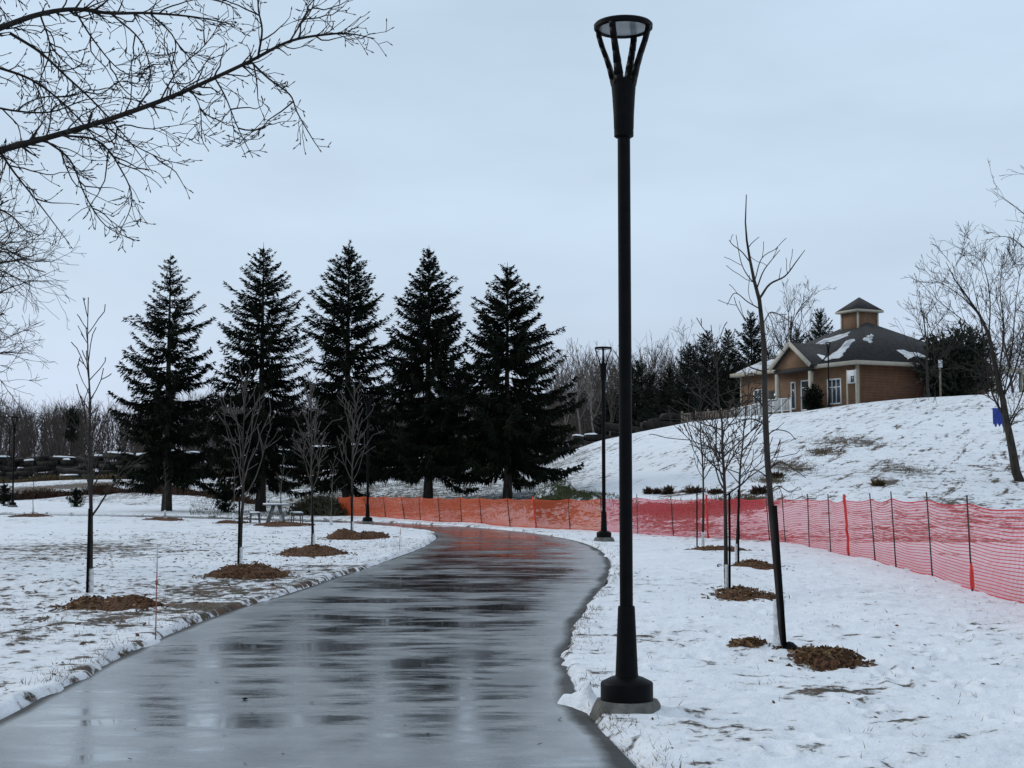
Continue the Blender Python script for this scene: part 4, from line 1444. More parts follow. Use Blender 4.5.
sp = []
for k in range(1250):
    y = rng.uniform(150, 215)
    q = rng.uniform(-420, 610)
    top = 416 + 14 * float(fbm(np.array([q * 0.011]), np.array([3.3]), 3, 3)[0]) + rng.normal(0, 5)
    sp.append(((q - 512) / F * y, y, max(5.0, (478 - top) / F * y + 1.6 - 2.0), 0))
woods(sp, "grey brown bare woods beyond the stacked stones on the left skyline")
sp = []
for k in range(130):
    y = rng.uniform(128, 165)
    q = rng.uniform(555, 745)
    top = np.interp(q, [555, 600, 650, 745], [385, 372, 368, 372]) + rng.normal(0, 7)
    x = (q - 512) / F * y
    sp.append((x, y, max(3.0, (478 - top) / F * y + 1.6 - float(hill(x, y)[0])), 0))
for k in range(90):
    y = rng.uniform(125, 165)
    q = rng.uniform(935, 1350)
    top = 345 + rng.normal(0, 9)
    x = (q - 512) / F * y
    sp.append((x, y, max(3.0, (478 - top) / F * y + 1.6 - float(hill(x, y)[0])), 0))
woods(sp, "grey brown bare woods behind the snowy hill")
# a dark pine standing above the left woods
p_ = P(72, 408, 158)
root = empty('conifer', (p_[0], 158, 1.8), 0.4, "lone dark round topped pine in the far left woods", 'conifer', GR_CON)
MB().tube([(0, 0, 0), (0, 0, 7.2)], [0.12, 0.05], 7).build('trunk', M['bark'], root, True)
MB().tris(leafy(rng, 800, 0.9, 0.9, 1.3, 6.4, 0.45, 0.1) + leafy(rng, 500, 0.8, 0.8, 0.6, 4.6, 0.4, 0.1)).build('crown', M['conifer'], root)

# ------------------------------------------------------------------ stacked stone slabs


def slab_wall(line, tiers, label, seed, hb=0.6, name='stone_wall', cap_p=0.35):
    rng = np.random.default_rng(seed)
    root = empty(name, (*line[0], float(hill(*line[0])[0])), 0, label, 'stone wall')
    o0 = np.array([line[0][0], line[0][1], float(hill(*line[0])[0])])
    st, cp = MB(), MB()
    line = np.array(line, float)
    seg = np.linalg.norm(np.diff(line, axis=0), axis=1)
    cum = np.concatenate([[0], np.cumsum(seg)])
    for tI in range(tiers):
        s = rng.uniform(-0.6, 0)
        while s < cum[-1]:
            ln = rng.choice((rng.uniform(0.5, 1.4), rng.uniform(1.2, 4.2)))
            c = s + ln / 2
            x = np.interp(c, cum, line[:, 0])
            y = np.interp(c, cum, line[:, 1]) + tI * 0.4 + rng.normal(0, 0.3)
            k = min(len(seg) - 1, int(np.searchsorted(cum, c, 'right') - 1))
            dv = (line[k + 1] - line[k]) / seg[k]
            an = math.atan2(dv[1], dv[0]) + rng.normal(0, 0.10)
            tilt = rng.normal(0, 0.085)
            z0 = float(hill(x, y)[0])
            h_ = hb * rng.uniform(0.65, 1.15)
            zb = z0 + tI * hb * 0.88 - 0.12
            Mx = np.array(Matrix.Translation(Vector((x, y, zb)) - Vector(o0)) @ Matrix.Rotation(an, 4, 'Z') @ Matrix.Rotation(tilt, 4, 'Y'))
            V = []
            for zz, ins in ((0, 0), (h_ * 0.85, 0.0), (h_, 0.06)):
                for sx, sy in ((-1, -1), (1, -1), (1, 1), (-1, 1)):
                    V.append((sx * (ln / 2 - ins - rng.uniform(0, 0.12)), sy * (0.55 - ins - rng.uniform(0, 0.12)), zz + rng.normal(0, 0.03)))
            V = np.array(V) @ Mx[:3, :3].T + Mx[:3, 3]
            f = [[0, 3, 2, 1], [8, 9, 10, 11]]
            for lvl in (0, 4):
                for q in range(4):
                    f.append([lvl + q, lvl + (q + 1) % 4, lvl + 4 + (q + 1) % 4, lvl + 4 + q])
            st.add(V, [np.array(f)])
            pcap = cap_p * (1.6 if tI == tiers - 1 else 0.5)
            if rng.random() < pcap:
                l2 = ln * rng.uniform(0.35, 0.9) / 2
                off = rng.uniform(-0.2, 0.2) * ln * 0.3
                hh = rng.uniform(0.08, 0.2)
                cv_ = []
                for zz, ins in ((h_ - 0.01, 0), (h_ + hh * 0.7, 0.03), (h_ + hh, 0.15)):
                    for sx, sy in ((-1, -1), (1, -1), (1, 1), (-1, 1)):
                        cv_.append((off + sx * (l2 - ins), sy * (0.50 - ins), zz + rng.normal(0, 0.015)))
                cv_ = np.array(cv_) @ Mx[:3, :3].T + Mx[:3, 3]
                cp.add(cv_, [np.array(f)])
            s += ln + rng.uniform(0.0, 0.25)
    st.build('stone_blocks', M['stone'], root)
    cp.build('snow_caps', M['snow_cap'], root)
    return root


def qy(q, y):
    return ((q - 512) / F * y, y)


slab_wall([qy(-260, 127), qy(0, 126), qy(110, 122), qy(230, 114), qy(330, 108), qy(430, 104)], 5, "long dark stacked stone slabs with snow caps at the foot of the left woods", 600, 0.50)
slab_wall([qy(555, 93), qy(575, 93), qy(610, 93.5), qy(655, 94), qy(700, 95)], 2, "dark stone slabs along the hill crest behind the bend's lamp post", 601, 0.5, cap_p=0.12)


def brushline(line, h, wdt, n, label, seed, matn, name='hedge', cat='hedge', grp=None):
    rng = np.random.default_rng(seed)
    line = np.array(line, float)
    seg = np.linalg.norm(np.diff(line, axis=0), axis=1)
    cum = np.concatenate([[0], np.cumsum(seg)])
    o0 = np.array([line[0][0], line[0][1], gz(*line[0])])
    segs, T = [], []
    sS = np.linspace(0, cum[-1], 80)
    sZ = ground(np.interp(sS, cum, line[:, 0]), np.interp(sS, cum, line[:, 1]))[0] - 0.03
    for _ in range(n):
        s = rng.uniform(0, cum[-1])
        x = np.interp(s, cum, line[:, 0]) + rng.normal(0, wdt * 0.4)
        y = np.interp(s, cum, line[:, 1]) + rng.normal(0, wdt * 0.4)
        p = np.array([x, y, np.interp(s, sS, sZ)]) - o0
        hh = h * rng.uniform(0.35, 1.1) * (0.75 + 0.5 * math.sin(s * 0.7 + 1.3 * math.sin(s * 0.23)))
        d = unit(rng.normal(0, 0.45, 3) * np.array([1, 1, 0]) + UPZ)
        q = p + d * max(0.05, hh)
        w_ = unit(np.cross(d, rng.normal(0, 1, 3))) * 0.035 * (0.5 + h)
        T.append((p - w_, p + w_, q))
        for _ in range(3):
            c = p + (q - p) * rng.uniform(0.3, 1)
            dd = unit(rng.normal(0, 1, 3) + UPZ * 0.3)
            w_ = unit(np.cross(dd, rng.normal(0, 1, 3))) * 0.035
            T.append((c - w_, c + w_, c + dd * 0.16))
    o = MB().tris(T).build(name, M[matn])
    o.location = o0
    return tag(o, label, cat, grp)


brushline([qy(-260, 101.5), qy(0, 101), qy(80, 100), qy(150, 93), qy(205, 86)], 0.62, 0.6, 15000, "low dark brown hedge strip running across the far left snow", 610, 'brush')
brushline([qy(205, 86), qy(260, 74)], 0.3, 0.5, 900, "sparse end of the brush strip behind the spruce trunks", 611, 'brush', 'brush_strip', 'brush')
brushline([qy(-260, 123.5), qy(0, 122), qy(110, 118.5), qy(230, 111), qy(330, 105)], 0.5, 0.9, 9000, "brown weedy strip at the foot of the stacked stone slabs", 613, 'dry_grass', 'brush_strip', 'brush')
brushline([qy(302, 59.5), qy(340, 56.8)], 0.75, 0.5, 1600, "dark weedy brush left of the orange fence's far end", 612, 'shrub', 'brush_strip', 'brush')

# ------------------------------------------------------------------ orange safety fence
rng = np.random.default_rng(700)
posts = []
TOPS = {972.9: (967, 495), 933: (926.6, 492), 896.6: (891, 491.5), 875.8: (869.8, 493), 849.4: (844, 494), 831: (828, 494), 809.5: (807.6, 494), 785.7: (782, 494), 770: (766, 494), 637.7: (636.8, 494), 673.8: (670.7, 495.6)}
f0 = G(386, 519)
fence = empty('safety_fence', (f0[0], f0[1], 0.0), 0, "long orange plastic mesh safety fence on dark posts between path and hill", 'fence')
FO = np.array([f0[0], f0[1], 0.0])
FP = [(340, 517.6), (352, 517.9), (368, 518.4)] + FENCE
wrapped = {849.4, 708.4, 537}
bases, heads = [], []
for px_, py_ in FP:
    bpt = flat(px_, py_)
    bpt[2] = gz(bpt[0], bpt[1])
    if px_ in TOPS:
        tpx, tpy = TOPS[px_]
    else:
        tpx = px_ - 1.5 - 3 * rng.random()
        tpy = np.interp(px_, [340, 386, 480, 570, 640, 760, 972, 1042, 1120], [494.5, 494.7, 495.5, 496.2, 494.5, 494, 495, 498, 503])
    tp_ = P(tpx, tpy, bpt[1])
    bases.append(bpt)
    heads.append(tp_)
bases, heads = np.array(bases), np.array(heads)
for (px_, py_), bpt, tpt in zip(FP, bases, heads):
    a, c = bpt - FO - np.array([0, 0, 0.15]), tpt - FO
    mb = MB()
    mb.bar(a, c, 0.034, 0.006)
    mb.bar(a + np.array([0, 0.010, 0]), c + np.array([0, 0.010, 0]), 0.007, 0.022)
    o = mb.build('post', M['post'], fence)
    if px_ in wrapped:
        mb = MB()
        k = 11
        zz = np.linspace(0.12, 0.99, k)
        pts = [a + (c - a) * f_ + np.array([rng.normal(0, 0.006), rng.normal(0, 0.006), 0]) for f_ in zz]
        mb.tube(pts, 0.024 + 0.010 * rng.random(k), 7).build('orange_wrap', M['orange_wrap'], o)
        o['label'] = "fence post wrapped in gathered bright orange netting"
    if px_ == 972.9:
        mb = MB()
        pts = [a + (c - a) * f_ for f_ in (0.12, 0.2, 0.3, 0.36)]
        mb.tube(pts, [0.028, 0.034, 0.026, 0.02], 7).build('orange_wrap', M['orange_wrap'], o)


def netting(i0, i1, rows, dx, wh, wv, name, matn, lab=None):
    mb = MB()
    Q = []
    for i in range(i0, i1):
        A, B = bases[i] - FO, bases[i + 1] - FO
        At, Bt = heads[i] - FO, heads[i + 1] - FO
        span = np.linalg.norm(B - A)
        n = max(4, int(round(span / dx)))
        s = np.linspace(0, 1, n + 1)
        zt = 0.90
        lower = A[None] * (1 - s)[:, None] + B[None] * s[:, None]
        upper = (A + (At - A) * zt)[None] * (1 - s)[:, None] + (B + (Bt - B) * zt)[None] * s[:, None]
        wx_, wy_ = lower[:, 0] + FO[0], lower[:, 1] + FO[1]
        lower[:, 2] += 0.02 - 0.02 * np.sin(math.pi * s)
        sag = np.sin(math.pi * s) * (0.035 + 0.03 * rng.random())
        bow = np.sin(math.pi * s) * rng.normal(0, 0.05)
        r_ = np.linspace(0, 1, rows + 1)
        grid = lower[:, None, :] * (1 - r_)[None, :, None] + upper[:, None, :] * r_[None, :, None]
        grid[:, :, 2] -= (sag[:, None] * r_[None, :])
        rip = 0.009 * np.sin(s * 13 + i)[:, None] * np.sin(r_ * 7 + i * 2)[None, :]
        wr = 0.007 * np.sin(s * 9 + i * 1.7)[:, None] * np.sin(r_ * 11 + i)[None, :]
        grid[:, :, 1] += bow[:, None] * np.sin(math.pi * r_)[None, :] + rip
        grid[:, :, 2] += wr
        hz_ = np.array([0, 0, wh / 2])
        # the gathered ends pull the rows together a little at the posts
        for j in range(rows + 1):
            k_ = 1.6 if j in (0, rows) else 1.0
            a_, b_ = grid[:-1, j], grid[1:, j]
            Q.append(np.stack([a_ - hz_ * k_, b_ - hz_ * k_, b_ + hz_ * k_, a_ + hz_ * k_], 1))
        dirv = unit(B - A)
        off = dirv * wv / 2
        for j in range(rows):
            a_, b_ = grid[:-1, j] + hz_, grid[:-1, j + 1] - hz_
            Q.append(np.stack([a_ - off, a_ + off, b_ + off, b_ - off], 1))
    mb.quads(np.concatenate(Q))
    o = mb.build(name, M[matn], fence)
    if lab:
        o['label'] = lab
    return o


ix = [p[0] for p in FP].index(603)
netting(0, ix, 26, 0.05, 0.021, 0.018, 'fine_netting', 'net_fine', "dense orange netting of the fence's far stretch")
netting(ix, len(FP) - 1, 25, 0.052, 0.0125, 0.021, 'netting', 'net', "open pinkish red netting of the fence's near stretch")

# ------------------------------------------------------------------ survey stakes
for px_, py_, ty_, lab in ((155.5, 640, 545, "thin pinkish survey stake beside the path's left edge, nearest"), (399, 551, 522, "thin survey stake at the inside of the far bend")):
    g = G(px_, py_)
    tpt = P(px_ + 2, ty_, g[1]) - g
    root = empty('survey_stake', g, 0, lab, 'stake', 'thin survey stakes by the path')
    MB().bar((0, 0, -0.1), tpt * 0.72, 0.011, 0.009).build('shaft', M['stake_pink'], root)
    MB().bar(tpt * 0.722, tpt, 0.011, 0.009).build('stake_tip', M['stake_white'], root)
    MB().bar(tpt * 0.58, tpt * 0.63, 0.03, 0.018).build('flagging', M['stake_pink'], root)

# ------------------------------------------------------------------ picnic table
g = G(276, 523)
tb = empty('picnic_table', g, R(12), "grey picnic table with two benches on the snow under the spruces", 'picnic table')
tb.scale = (0.86, 0.86, 0.86)
mb = MB()
for k in range(6):
    mb.box(-0.50 + k * 0.17, -0.345 + k * 0.17, -0.9, 0.9, 0.70, 0.74)
mb.build('tabletop', M['table_wood'], tb)
MB().box(-0.49, 0.49, -0.88, 0.88, 0.742, 0.765).build('snow_layer', M['snow_cap'], tb)
for y in (-0.65, 0.65):
    for s in (-1, 1):
        MB().bar((s * 0.10, y, 0.70), (s * 0.34, y, -0.05), 0.06, 0.09).build('leg', M['table_wood'], tb)
for s in (-1, 1):
    bn = MB().box(s * 0.82 - 0.20, s * 0.82 + 0.20, -0.9, 0.9, 0.38, 0.42).build('bench', M['table_wood'], tb)
    for y in (-0.7, 0.7):
        for x in (-0.16, 0.16):
            MB().bar((s * 0.82 + x, y, 0.38), (s * 0.82 + x * 1.15, y, -0.05), 0.045, 0.045).build('leg', M['table_wood'], bn)
    MB().box(s * 0.82 - 0.19, s * 0.82 + 0.19, -0.88, 0.88, 0.422, 0.435).build('snow_layer', M['snow_cap'], bn)

# ------------------------------------------------------------------ brick house on the hill
C0 = np.array([23.5, 95.0])
Z0 = 6.55
es, et = np.array([-0.447, 0.894]), np.array([0.894, 0.447])
LW, LD = 13.4, 12.0
EV = 2.85          # eave height above Z0
house = empty('brick_house', (C0[0], C0[1], Z0), math.atan2(et[1], et[0]), "tan and brown brick house with grey hipped roof and cupola on the hilltop", 'house')
# local axes: x along the right wall, y along the front
MB().box(0, 0.3, 0, LW, -1.2, EV).build('front_wall', M['lit_brick'], house)
MB().box(0.3, LD, 0.002, 0.3, -1.2, EV).build('side_wall', M['brick'], house)
MB().box(LD - 0.3, LD, 0.3, LW, -1.2, EV).build('end_wall', M['brick'], house)
MB().box(0.3, LD - 0.3, LW - 0.3, LW, -1.2, EV).build('rear_wall', M['brick'], house)
ov = 0.55
x0, x1, y0, y1 = -ov, LD + ov, -ov, LW + ov
ap = 3.75
rx0, ry0, ry1 = LD / 2, LW / 2 - 0.7, LW / 2 + 0.7
mb = MB()
V = [(x0, y0, EV + 0.12), (x1, y0, EV + 0.12), (x1, y1, EV + 0.12), (x0, y1, EV + 0.12), (rx0, ry0, EV + ap), (rx0, ry1, EV + ap)]
mb.add(V, [np.array([[0, 1, 4], [2, 3, 5]]), np.array([[1, 2, 5, 4], [3, 0, 4, 5]]), np.array([[0, 3, 2, 1]])])
roof = mb.build('roof', M['shingle'], house)
mb = MB()
mb.box(x0 - 0.04, x0 + 0.02, y0, y1, EV - 0.10, EV + 0.16)
mb.box(x1 - 0.02, x1 + 0.04, y0, y1, EV - 0.10, EV + 0.16)
mb.box(x0 + 0.02, x1 - 0.02, y0 - 0.04, y0 + 0.02, EV - 0.10, EV + 0.16)
mb.box(x0 + 0.02, x1 - 0.02, y1 - 0.02, y1 + 0.04, EV - 0.10, EV + 0.16)
mb.build('fascia', M['cream'], house)
MB().box(x0 + 0.02, x1 - 0.02, y0 + 0.02, y1 - 0.02, EV - 0.07, EV - 0.02).build('soffit', M['cream'], house)
for xa, ya in ((-0.03, -0.03), (-0.03, LW - 0.15), (LD - 0.15, -0.03)):
    MB().box(xa, xa + 0.18, ya, ya + 0.18, -1.2, EV - 0.08).build('corner_board', M['cream'], house)


def roof_z(x, y):
    """height of the hipped roof above a local point"""
    zs = [(x - x0) / (rx0 - x0), (x1 - x) / (x1 - rx0), (y - y0) / (ry0 - y0), (y1 - y) / (y1 - ry1)]
    return EV + 0.12 + (ap - 0.12) * min(zs)


# snow lying on the roof
def roof_snow(corners, seed, parent=roof):
    rng = np.random.default_rng(seed)
    c = np.array(corners, float)
    n = 26
    pts = []
    for k in range(n):
        f = k / n * len(c)
        i = int(f) % len(c)
        p = c[i] + (c[(i + 1) % len(c)] - c[i]) * (f - int(f))
        pts.append(p + rng.normal(0, 0.13, 2))
    ctr = np.mean(pts, 0)
    V = []
    for k_, h_ in ((1.0, 0.008), (0.93, 0.06), (0.0, 0.07)):
        for p in pts:
            q = ctr + (p - ctr) * k_
            V.append((q[0], q[1], roof_z(*q) + h_))
    i = np.arange(n)
    j = (i + 1) % n
    fs = np.concatenate([np.stack([k * n + i, k * n + j, (k + 1) * n + j, (k + 1) * n + i], 1) for k in range(2)])
    MB().add(V, [fs]).build('snow_patch', M['old_snow'], parent, True)


roof_snow([(0.1, 1.9), (0.0, 3.6), (1.5, 3.7), (2.9, 4.6), (3.0, 3.7), (1.6, 2.9)], 1)
roof_snow([(3.7, 5.6), (4.4, 6.0), (3.6, 8.2), (2.2, 8.0), (2.9, 6.6)], 2)
roof_snow([(-0.4, 9.4), (-0.4, 13.6), (0.9, 12.3), (1.4, 9.6)], 3)
roof_snow([(3.2, 2.3), (3.9, 2.8), (4.6, 3.9), (4.0, 3.3), (3.0, 2.9)], 4)
roof_snow([(4.4, 0.0), (5.6, 0.5), (7.2, 0.0), (6.6, 1.1), (5.0, 1.4)], 5)

# cupola
cx, cy, hw = rx0, LW / 2, 0.92
cup = MB().box(cx - hw, cx + hw, cy - hw, cy + hw, EV + 2.6, EV + 4.55).build('cupola', M['lit_brick'], house)
mb = MB()
e_ = hw + 0.30
zc = EV + 4.60
mb.add([(cx - e_, cy - e_, zc), (cx + e_, cy - e_, zc), (cx + e_, cy + e_, zc), (cx - e_, cy + e_, zc), (cx, cy, zc + 1.05)],
       [np.array([[0, 1, 4], [1, 2, 4], [2, 3, 4], [3, 0, 4]]), np.array([[0, 3, 2, 1]])])
mb.build('cupola_roof', M['shingle'], cup)
mb = MB()
mb.box(cx - e_ - 0.03, cx + e_ + 0.03, cy - e_ - 0.03, cy + e_ + 0.03, zc - 0.17, zc - 0.01)
for sx in (-1, 1):
    for sy in (-1, 1):
        mb.box(cx + sx * hw - 0.06, cx + sx * hw + 0.06, cy + sy * hw - 0.06, cy + sy * hw + 0.06, EV + 2.6, zc - 0.172)
mb.build('cupola_trim', M['cream'], cup)

# entry gable
gy_, ghw, gx_ = 5.75, 2.25, -1.0
rz_ = EV + 1.72
ez = EV + 0.06
mb = MB()
for s in (-1, 1):
    ye = gy_ + s * ghw
    V = [(gx_ - 0.25, ye, ez), (3.2, ye, ez), (3.2, gy_, rz_), (gx_ - 0.25, gy_, rz_)]
    V += [(a_, b_, c_ + 0.14) for a_, b_, c_ in V]
    mb.add(V, [[[0, 1, 2, 3], [7, 6, 5, 4], [0, 4, 5, 1], [1, 5, 6, 2], [2, 6, 7, 3], [3, 7, 4, 0]]])
gr_ = mb.build('gable_roof', M['shingle'], house)
mb = MB()
for s in (-1, 1):
    mb.bar((gx_ - 0.28, gy_ + s * (ghw + 0.05), ez + 0.02), (gx_ - 0.28, gy_, rz_ + 0.06), 0.09, 0.30)
mb.build('bargeboard', M['cream'], gr_)
mb = MB()
V = [(gx_, gy_ - ghw + 0.25, ez - 0.05), (gx_, gy_ + ghw - 0.25, ez - 0.05), (gx_, gy_, rz_ - 0.06), (gx_ + 0.2, gy_ - ghw + 0.25, ez - 0.05), (gx_ + 0.2, gy_ + ghw - 0.25, ez - 0.05), (gx_ + 0.2, gy_, rz_ - 0.06)]
mb.add(V, [np.array([[0, 2, 1], [3, 4, 5]]), np.array([[0, 1, 4, 3], [1, 2, 5, 4], [2, 0, 3, 5]])])
mb.build('gable_wall', M['lit_brick'], house)
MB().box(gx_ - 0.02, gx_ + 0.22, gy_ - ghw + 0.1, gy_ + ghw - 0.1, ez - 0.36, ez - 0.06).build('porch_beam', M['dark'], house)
for s in (-1, 1):
    MB().box(gx_ - 0.02, gx_ + 0.24, gy_ + s * (ghw - 0.35) - 0.13, gy_ + s * (ghw - 0.35) + 0.13, -1.2, ez - 0.362).build('porch_column', M['cream'], house)
# snow on the gable's right slope
mb = MB()
mb.add([(0.2, gy_ - 1.25, ez + 0.14 + 0.81), (0.25, gy_ - 1.9, ez + 0.14 + 0.34), (1.6, gy_ - 2.25, ez + 0.14 + 0.09), (1.8, gy_ - 1.75, ez + 0.14 + 0.46)], [[0, 1, 2, 3]])
V_ = np.array([(0.2, gy_ - 1.25), (0.25, gy_ - 1.9), (1.6, gy_ - 2.25), (1.8, gy_ - 1.75)])
zz_ = [rz_ + 0.14 - abs(v_[1] - gy_) * (rz_ - ez) / ghw for v_ in V_]
mb = MB()
mb.add([(*v_, z_ + 0.01) for v_, z_ in zip(V_, zz_)] + [(*(v_ * 0.94 + V_.mean(0) * 0.06), z_ + 0.06) for v_, z_ in zip(V_, zz_)],
       [[[0, 3, 2, 1], [4, 5, 6, 7], [0, 1, 5, 4], [1, 2, 6, 5], [2, 3, 7, 6], [3, 0, 4, 7]]])
mb.build('snow_patch', M['snow_cap'], gr_)


def window(y0_, y1_, z0_, z1_, nv=2, bar=None, door=False):
    f = MB()
    t_ = 0.10
    xa, xb = -0.06, -0.003
    f.box(xa, xb, y0_ - t_, y0_, z0_ - t_, z1_ + t_)
    f.box(xa, xb, y1_, y1_ + t_, z0_ - t_, z1_ + t_)
    f.box(xa, xb, y0_, y1_, z1_, z1_ + t_)
    f.box(xa, xb, y0_, y1_, z0_ - t_, z0_)
    for k in range(1, nv):
        yc = y0_ + (y1_ - y0_) * k / nv
        f.box(xa + 0.01, xb, yc - 0.035, yc + 0.035, z0_, z1_)
    if bar:
        for k in range(nv):
            ya = y0_ + (y1_ - y0_) * k / nv + (0.037 if k else 0.0)
            yb = y0_ + (y1_ - y0_) * (k + 1) / nv - (0.037 if k < nv - 1 else 0.0)
            f.box(xa + 0.01, xb, ya, yb, bar - 0.03, bar + 0.03)
    o = f.build('door' if door else 'window', M['white'], house)
    MB().box(-0.022, -0.006, y0_ + 0.002, y1_ - 0.002, z0_ + 0.002, z1_ - 0.002).build('pane', M['glass'], o)
    return o


window(1.75, 3.05, 0.25, 1.85, 3, 1.35)
window(5.15, 5.95, -0.05, 1.95, 1, 1.5, True)
window(6.75, 7.1, 0.1, 1.9, 1, 1.4)
window(10.7, 11.6, 0.45, 1.6, 2, 1.1)
MB().box(-0.02, -0.004, 8.5, 9.9, 0.5, 1.5).build('dark_window', M['glass'], house)
mb = MB()
for s_ in (5.9, 6.85):
    mb.box(s_, s_ + 0.08, -0.05, -0.002, 0.3, 1.25)
mb.box(5.9, 6.93, -0.05, -0.002, 1.252, 1.33)
o = mb.build('window', M['rail_wood'], house)
MB().box(5.985, 6.845, -0.02, -0.004, 0.3, 1.248).build('pane', M['glass'], o)
MB().box(5.6, 5.8, -0.12, -0.003, 1.9, 2.05).build('wall_lamp', M['white'], house)
# porch at the right end
for x_ in (12.3, 15.0):
    MB().box(x_, x_ + 0.2, -0.2, 0.0, -0.6, EV - 0.12).build('porch_column', M['cream'], house)
MB().box(12.0, 15.5, -0.5, 3.0, EV - 0.11, EV + 0.16).build('porch_roof', M['cream'], house)


def hworld(x, y, z=0.0):
    q = C0 + et * x + es * y
    return np.array([q[0], q[1], Z0 + z])


# white railing of the porch and its ramp
rail = empty('porch_railing', hworld(-2.6, 3.95), house.rotation_euler.z, "white baluster railing in front of the brick house's porch and ramp", 'railing')
for (ya, za), (yb, zb), nm in (((0, -0.35), (2.6, -0.35), 'porch_run'), ((2.62, -0.45), (7.2, -0.85), 'ramp_run')):
    mb = MB()
    n = int((yb - ya) / 0.16)
    mb.bar((0, ya, za + 0.95), (0, yb, zb + 0.95), 0.07, 0.07)
    mb.bar((0, ya, za + 0.12), (0, yb, zb + 0.12), 0.05, 0.06)
    for k in range(n + 1):
        f_ = k / n
        y_, z_ = ya + (yb - ya) * f_, za + (zb - za) * f_
        wd = 0.10 if k % 6 == 0 else 0.045
        mb.bar((0.002, y_, z_ - (0.6 if wd > 0.05 else -0.13)), (0.002, y_, z_ + 0.92), wd, wd)
    mb.build(nm, M['white'], rail)
# notice board near the corner
nb_ = empty('notice_board', hworld(-0.55, -0.05, 0.0), house.rotation_euler.z, "white framed notice board on posts by the brick house's front corner", 'notice board')
mb = MB()
mb.box(-0.03, 0.03, -0.42, 0.42, 1.45, 2.35)
mb.build('board', M['white'], nb_)
MB().box(-0.045, -0.032, -0.30, 0.05, 1.52, 1.95).build('glazed_panel', M['glass'], nb_)
for s in (-1, 1):
    MB().box(-0.04, 0.04, s * 0.46 - 0.035, s * 0.46 + 0.035, -1.0, 2.4).build('post', M['cream'], nb_)
# dark shrub by the door
rng = np.random.default_rng(720)
p_ = hworld(-1.2, 3.25)
sh = empty('round_shrub', (p_[0], p_[1], float(hill(p_[0], p_[1])[0]) - 0.1), 0, "dark rounded evergreen shrub beside the brick house's door", 'shrub')
MB().tube([(0, 0, 0), (0, 0, 1.0)], [0.05, 0.03], 6).build('stem', M['bark'], sh)
MB().tris(leafy(rng, 2200, 0.62, 0.62, 1.05, 1.0, 0.22)).build('foliage', M['spruce'], sh)
# pole with a pale head
p_ = P(940.5, 393, 92)
sp_ = empty('sign_post', (p_[0], 92, float(hill(p_[0], 92)[0]) - 0.1), R(10), "pale post with a small blank rectangular plate before the rounded evergreen", 'sign post')
H_ = P(940.5, 360, 92)[2] - sp_.location.z
MB().box(-0.05, 0.05, -0.05, 0.05, -0.2, H_ - 0.3).build('post', M['rail_wood'], sp_)
MB().box(-0.14, 0.14, -0.08, -0.052, H_ - 0.5, H_).build('plate', M['white'], sp_)
# timber railing on the crest
a_ = P(682, 420, 93)
a_[2] = float(hill(a_[0], 93)[0])
tr_ = empty('timber_railing', a_, 0, "weathered low timber railing on the hill crest by the lamp post", 'railing')
mb = MB()
b_ = P(736, 418, 96)
b_[2] = float(hill(b_[0], 96)[0])
d_ = b_ - a_
mb.bar((0, 0, 0.75), d_ + [0, 0, 0.75], 0.06, 0.09)
mb.bar((0, 0, 0.2), d_ + [0, 0, 0.2], 0.06, 0.07)
mb.build('rails', M['rail_wood'], tr_)
mb = MB()
for k in range(22):
    q = d_ * k / 21
    mb.bar(q + [0, 0.003, -0.2], q + [0, 0.003, 0.72 if k % 5 else 0.95], 0.12 if k % 5 else 0.14, 0.05)
mb.build('balusters', M['rail_wood'], tr_)

# blue torn banner by the slope tree
g = G(1003, 433)
bb = empty('blue_banner', g, R(-8), "torn blue plastic banner on a short stake beside the slope tree", 'banner')
s_ = g[1] / F
rng = np.random.default_rng(730)
nxb, nyb = 12, 10
V = []
for side in (0, 1):
    for j in range(nyb + 1):
        for i in range(nxb + 1):
            x = (i / nxb - 0.75) * 12.5 * s_
            zt, zb = 25 * s_, (7.5 + 2.2 * math.sin(i * 1.9) + rng.normal(0, 0.5)) * s_
            z = zb + (zt - zb) * j / nyb
            V.append((x, 0.04 * math.sin(i * 1.1 + j * 0.2) + side * 0.006, z))
nn = (nxb + 1) * (nyb + 1)
fs = []
for j in range(nyb):
    for i in range(nxb):
        a = j * (nxb + 1) + i
        fs.append([a, a + 1, a + nxb + 2, a + nxb + 1])
        fs.append([nn + a, nn + a + nxb + 1, nn + a + nxb + 2, nn + a + 1])
MB().add(V, [np.array(fs)]).build('sheet', M['blue'], bb, True)
MB().bar((0.05, 0.05, -0.15), (0.05, 0.05, 26 * s_), 0.05, 0.04).build('stake', M['rail_wood'], bb)

# ------------------------------------------------------------------ ground cover: dry grass, shrubs at the foot of the slope, litter
rng = np.random.default_rng(800)


def blades(spots, hmin, hmax, wid, lean=0.5):
    T = []
    for x, y in spots:
        z = 0.0
        T.append((x, y))
    X = np.array(T)
    Z = ground(X[:, 0], X[:, 1])[0] - 0.01
    p = np.stack([X[:, 0], X[:, 1], Z], 1)
    n = len(p)
    h = rng.uniform(hmin, hmax, n)
    d = rng.normal(0, lean, (n, 3))
    d[:, 2] = 1
    d /= np.linalg.norm(d, axis=1)[:, None]
    a = rng.uniform(0, 6.28, n)
    w_ = np.stack([np.cos(a), np.sin(a), np.zeros(n)], 1) * wid
    return np.stack([p - w_, p + w_, p + d * h[:, None]], 1)


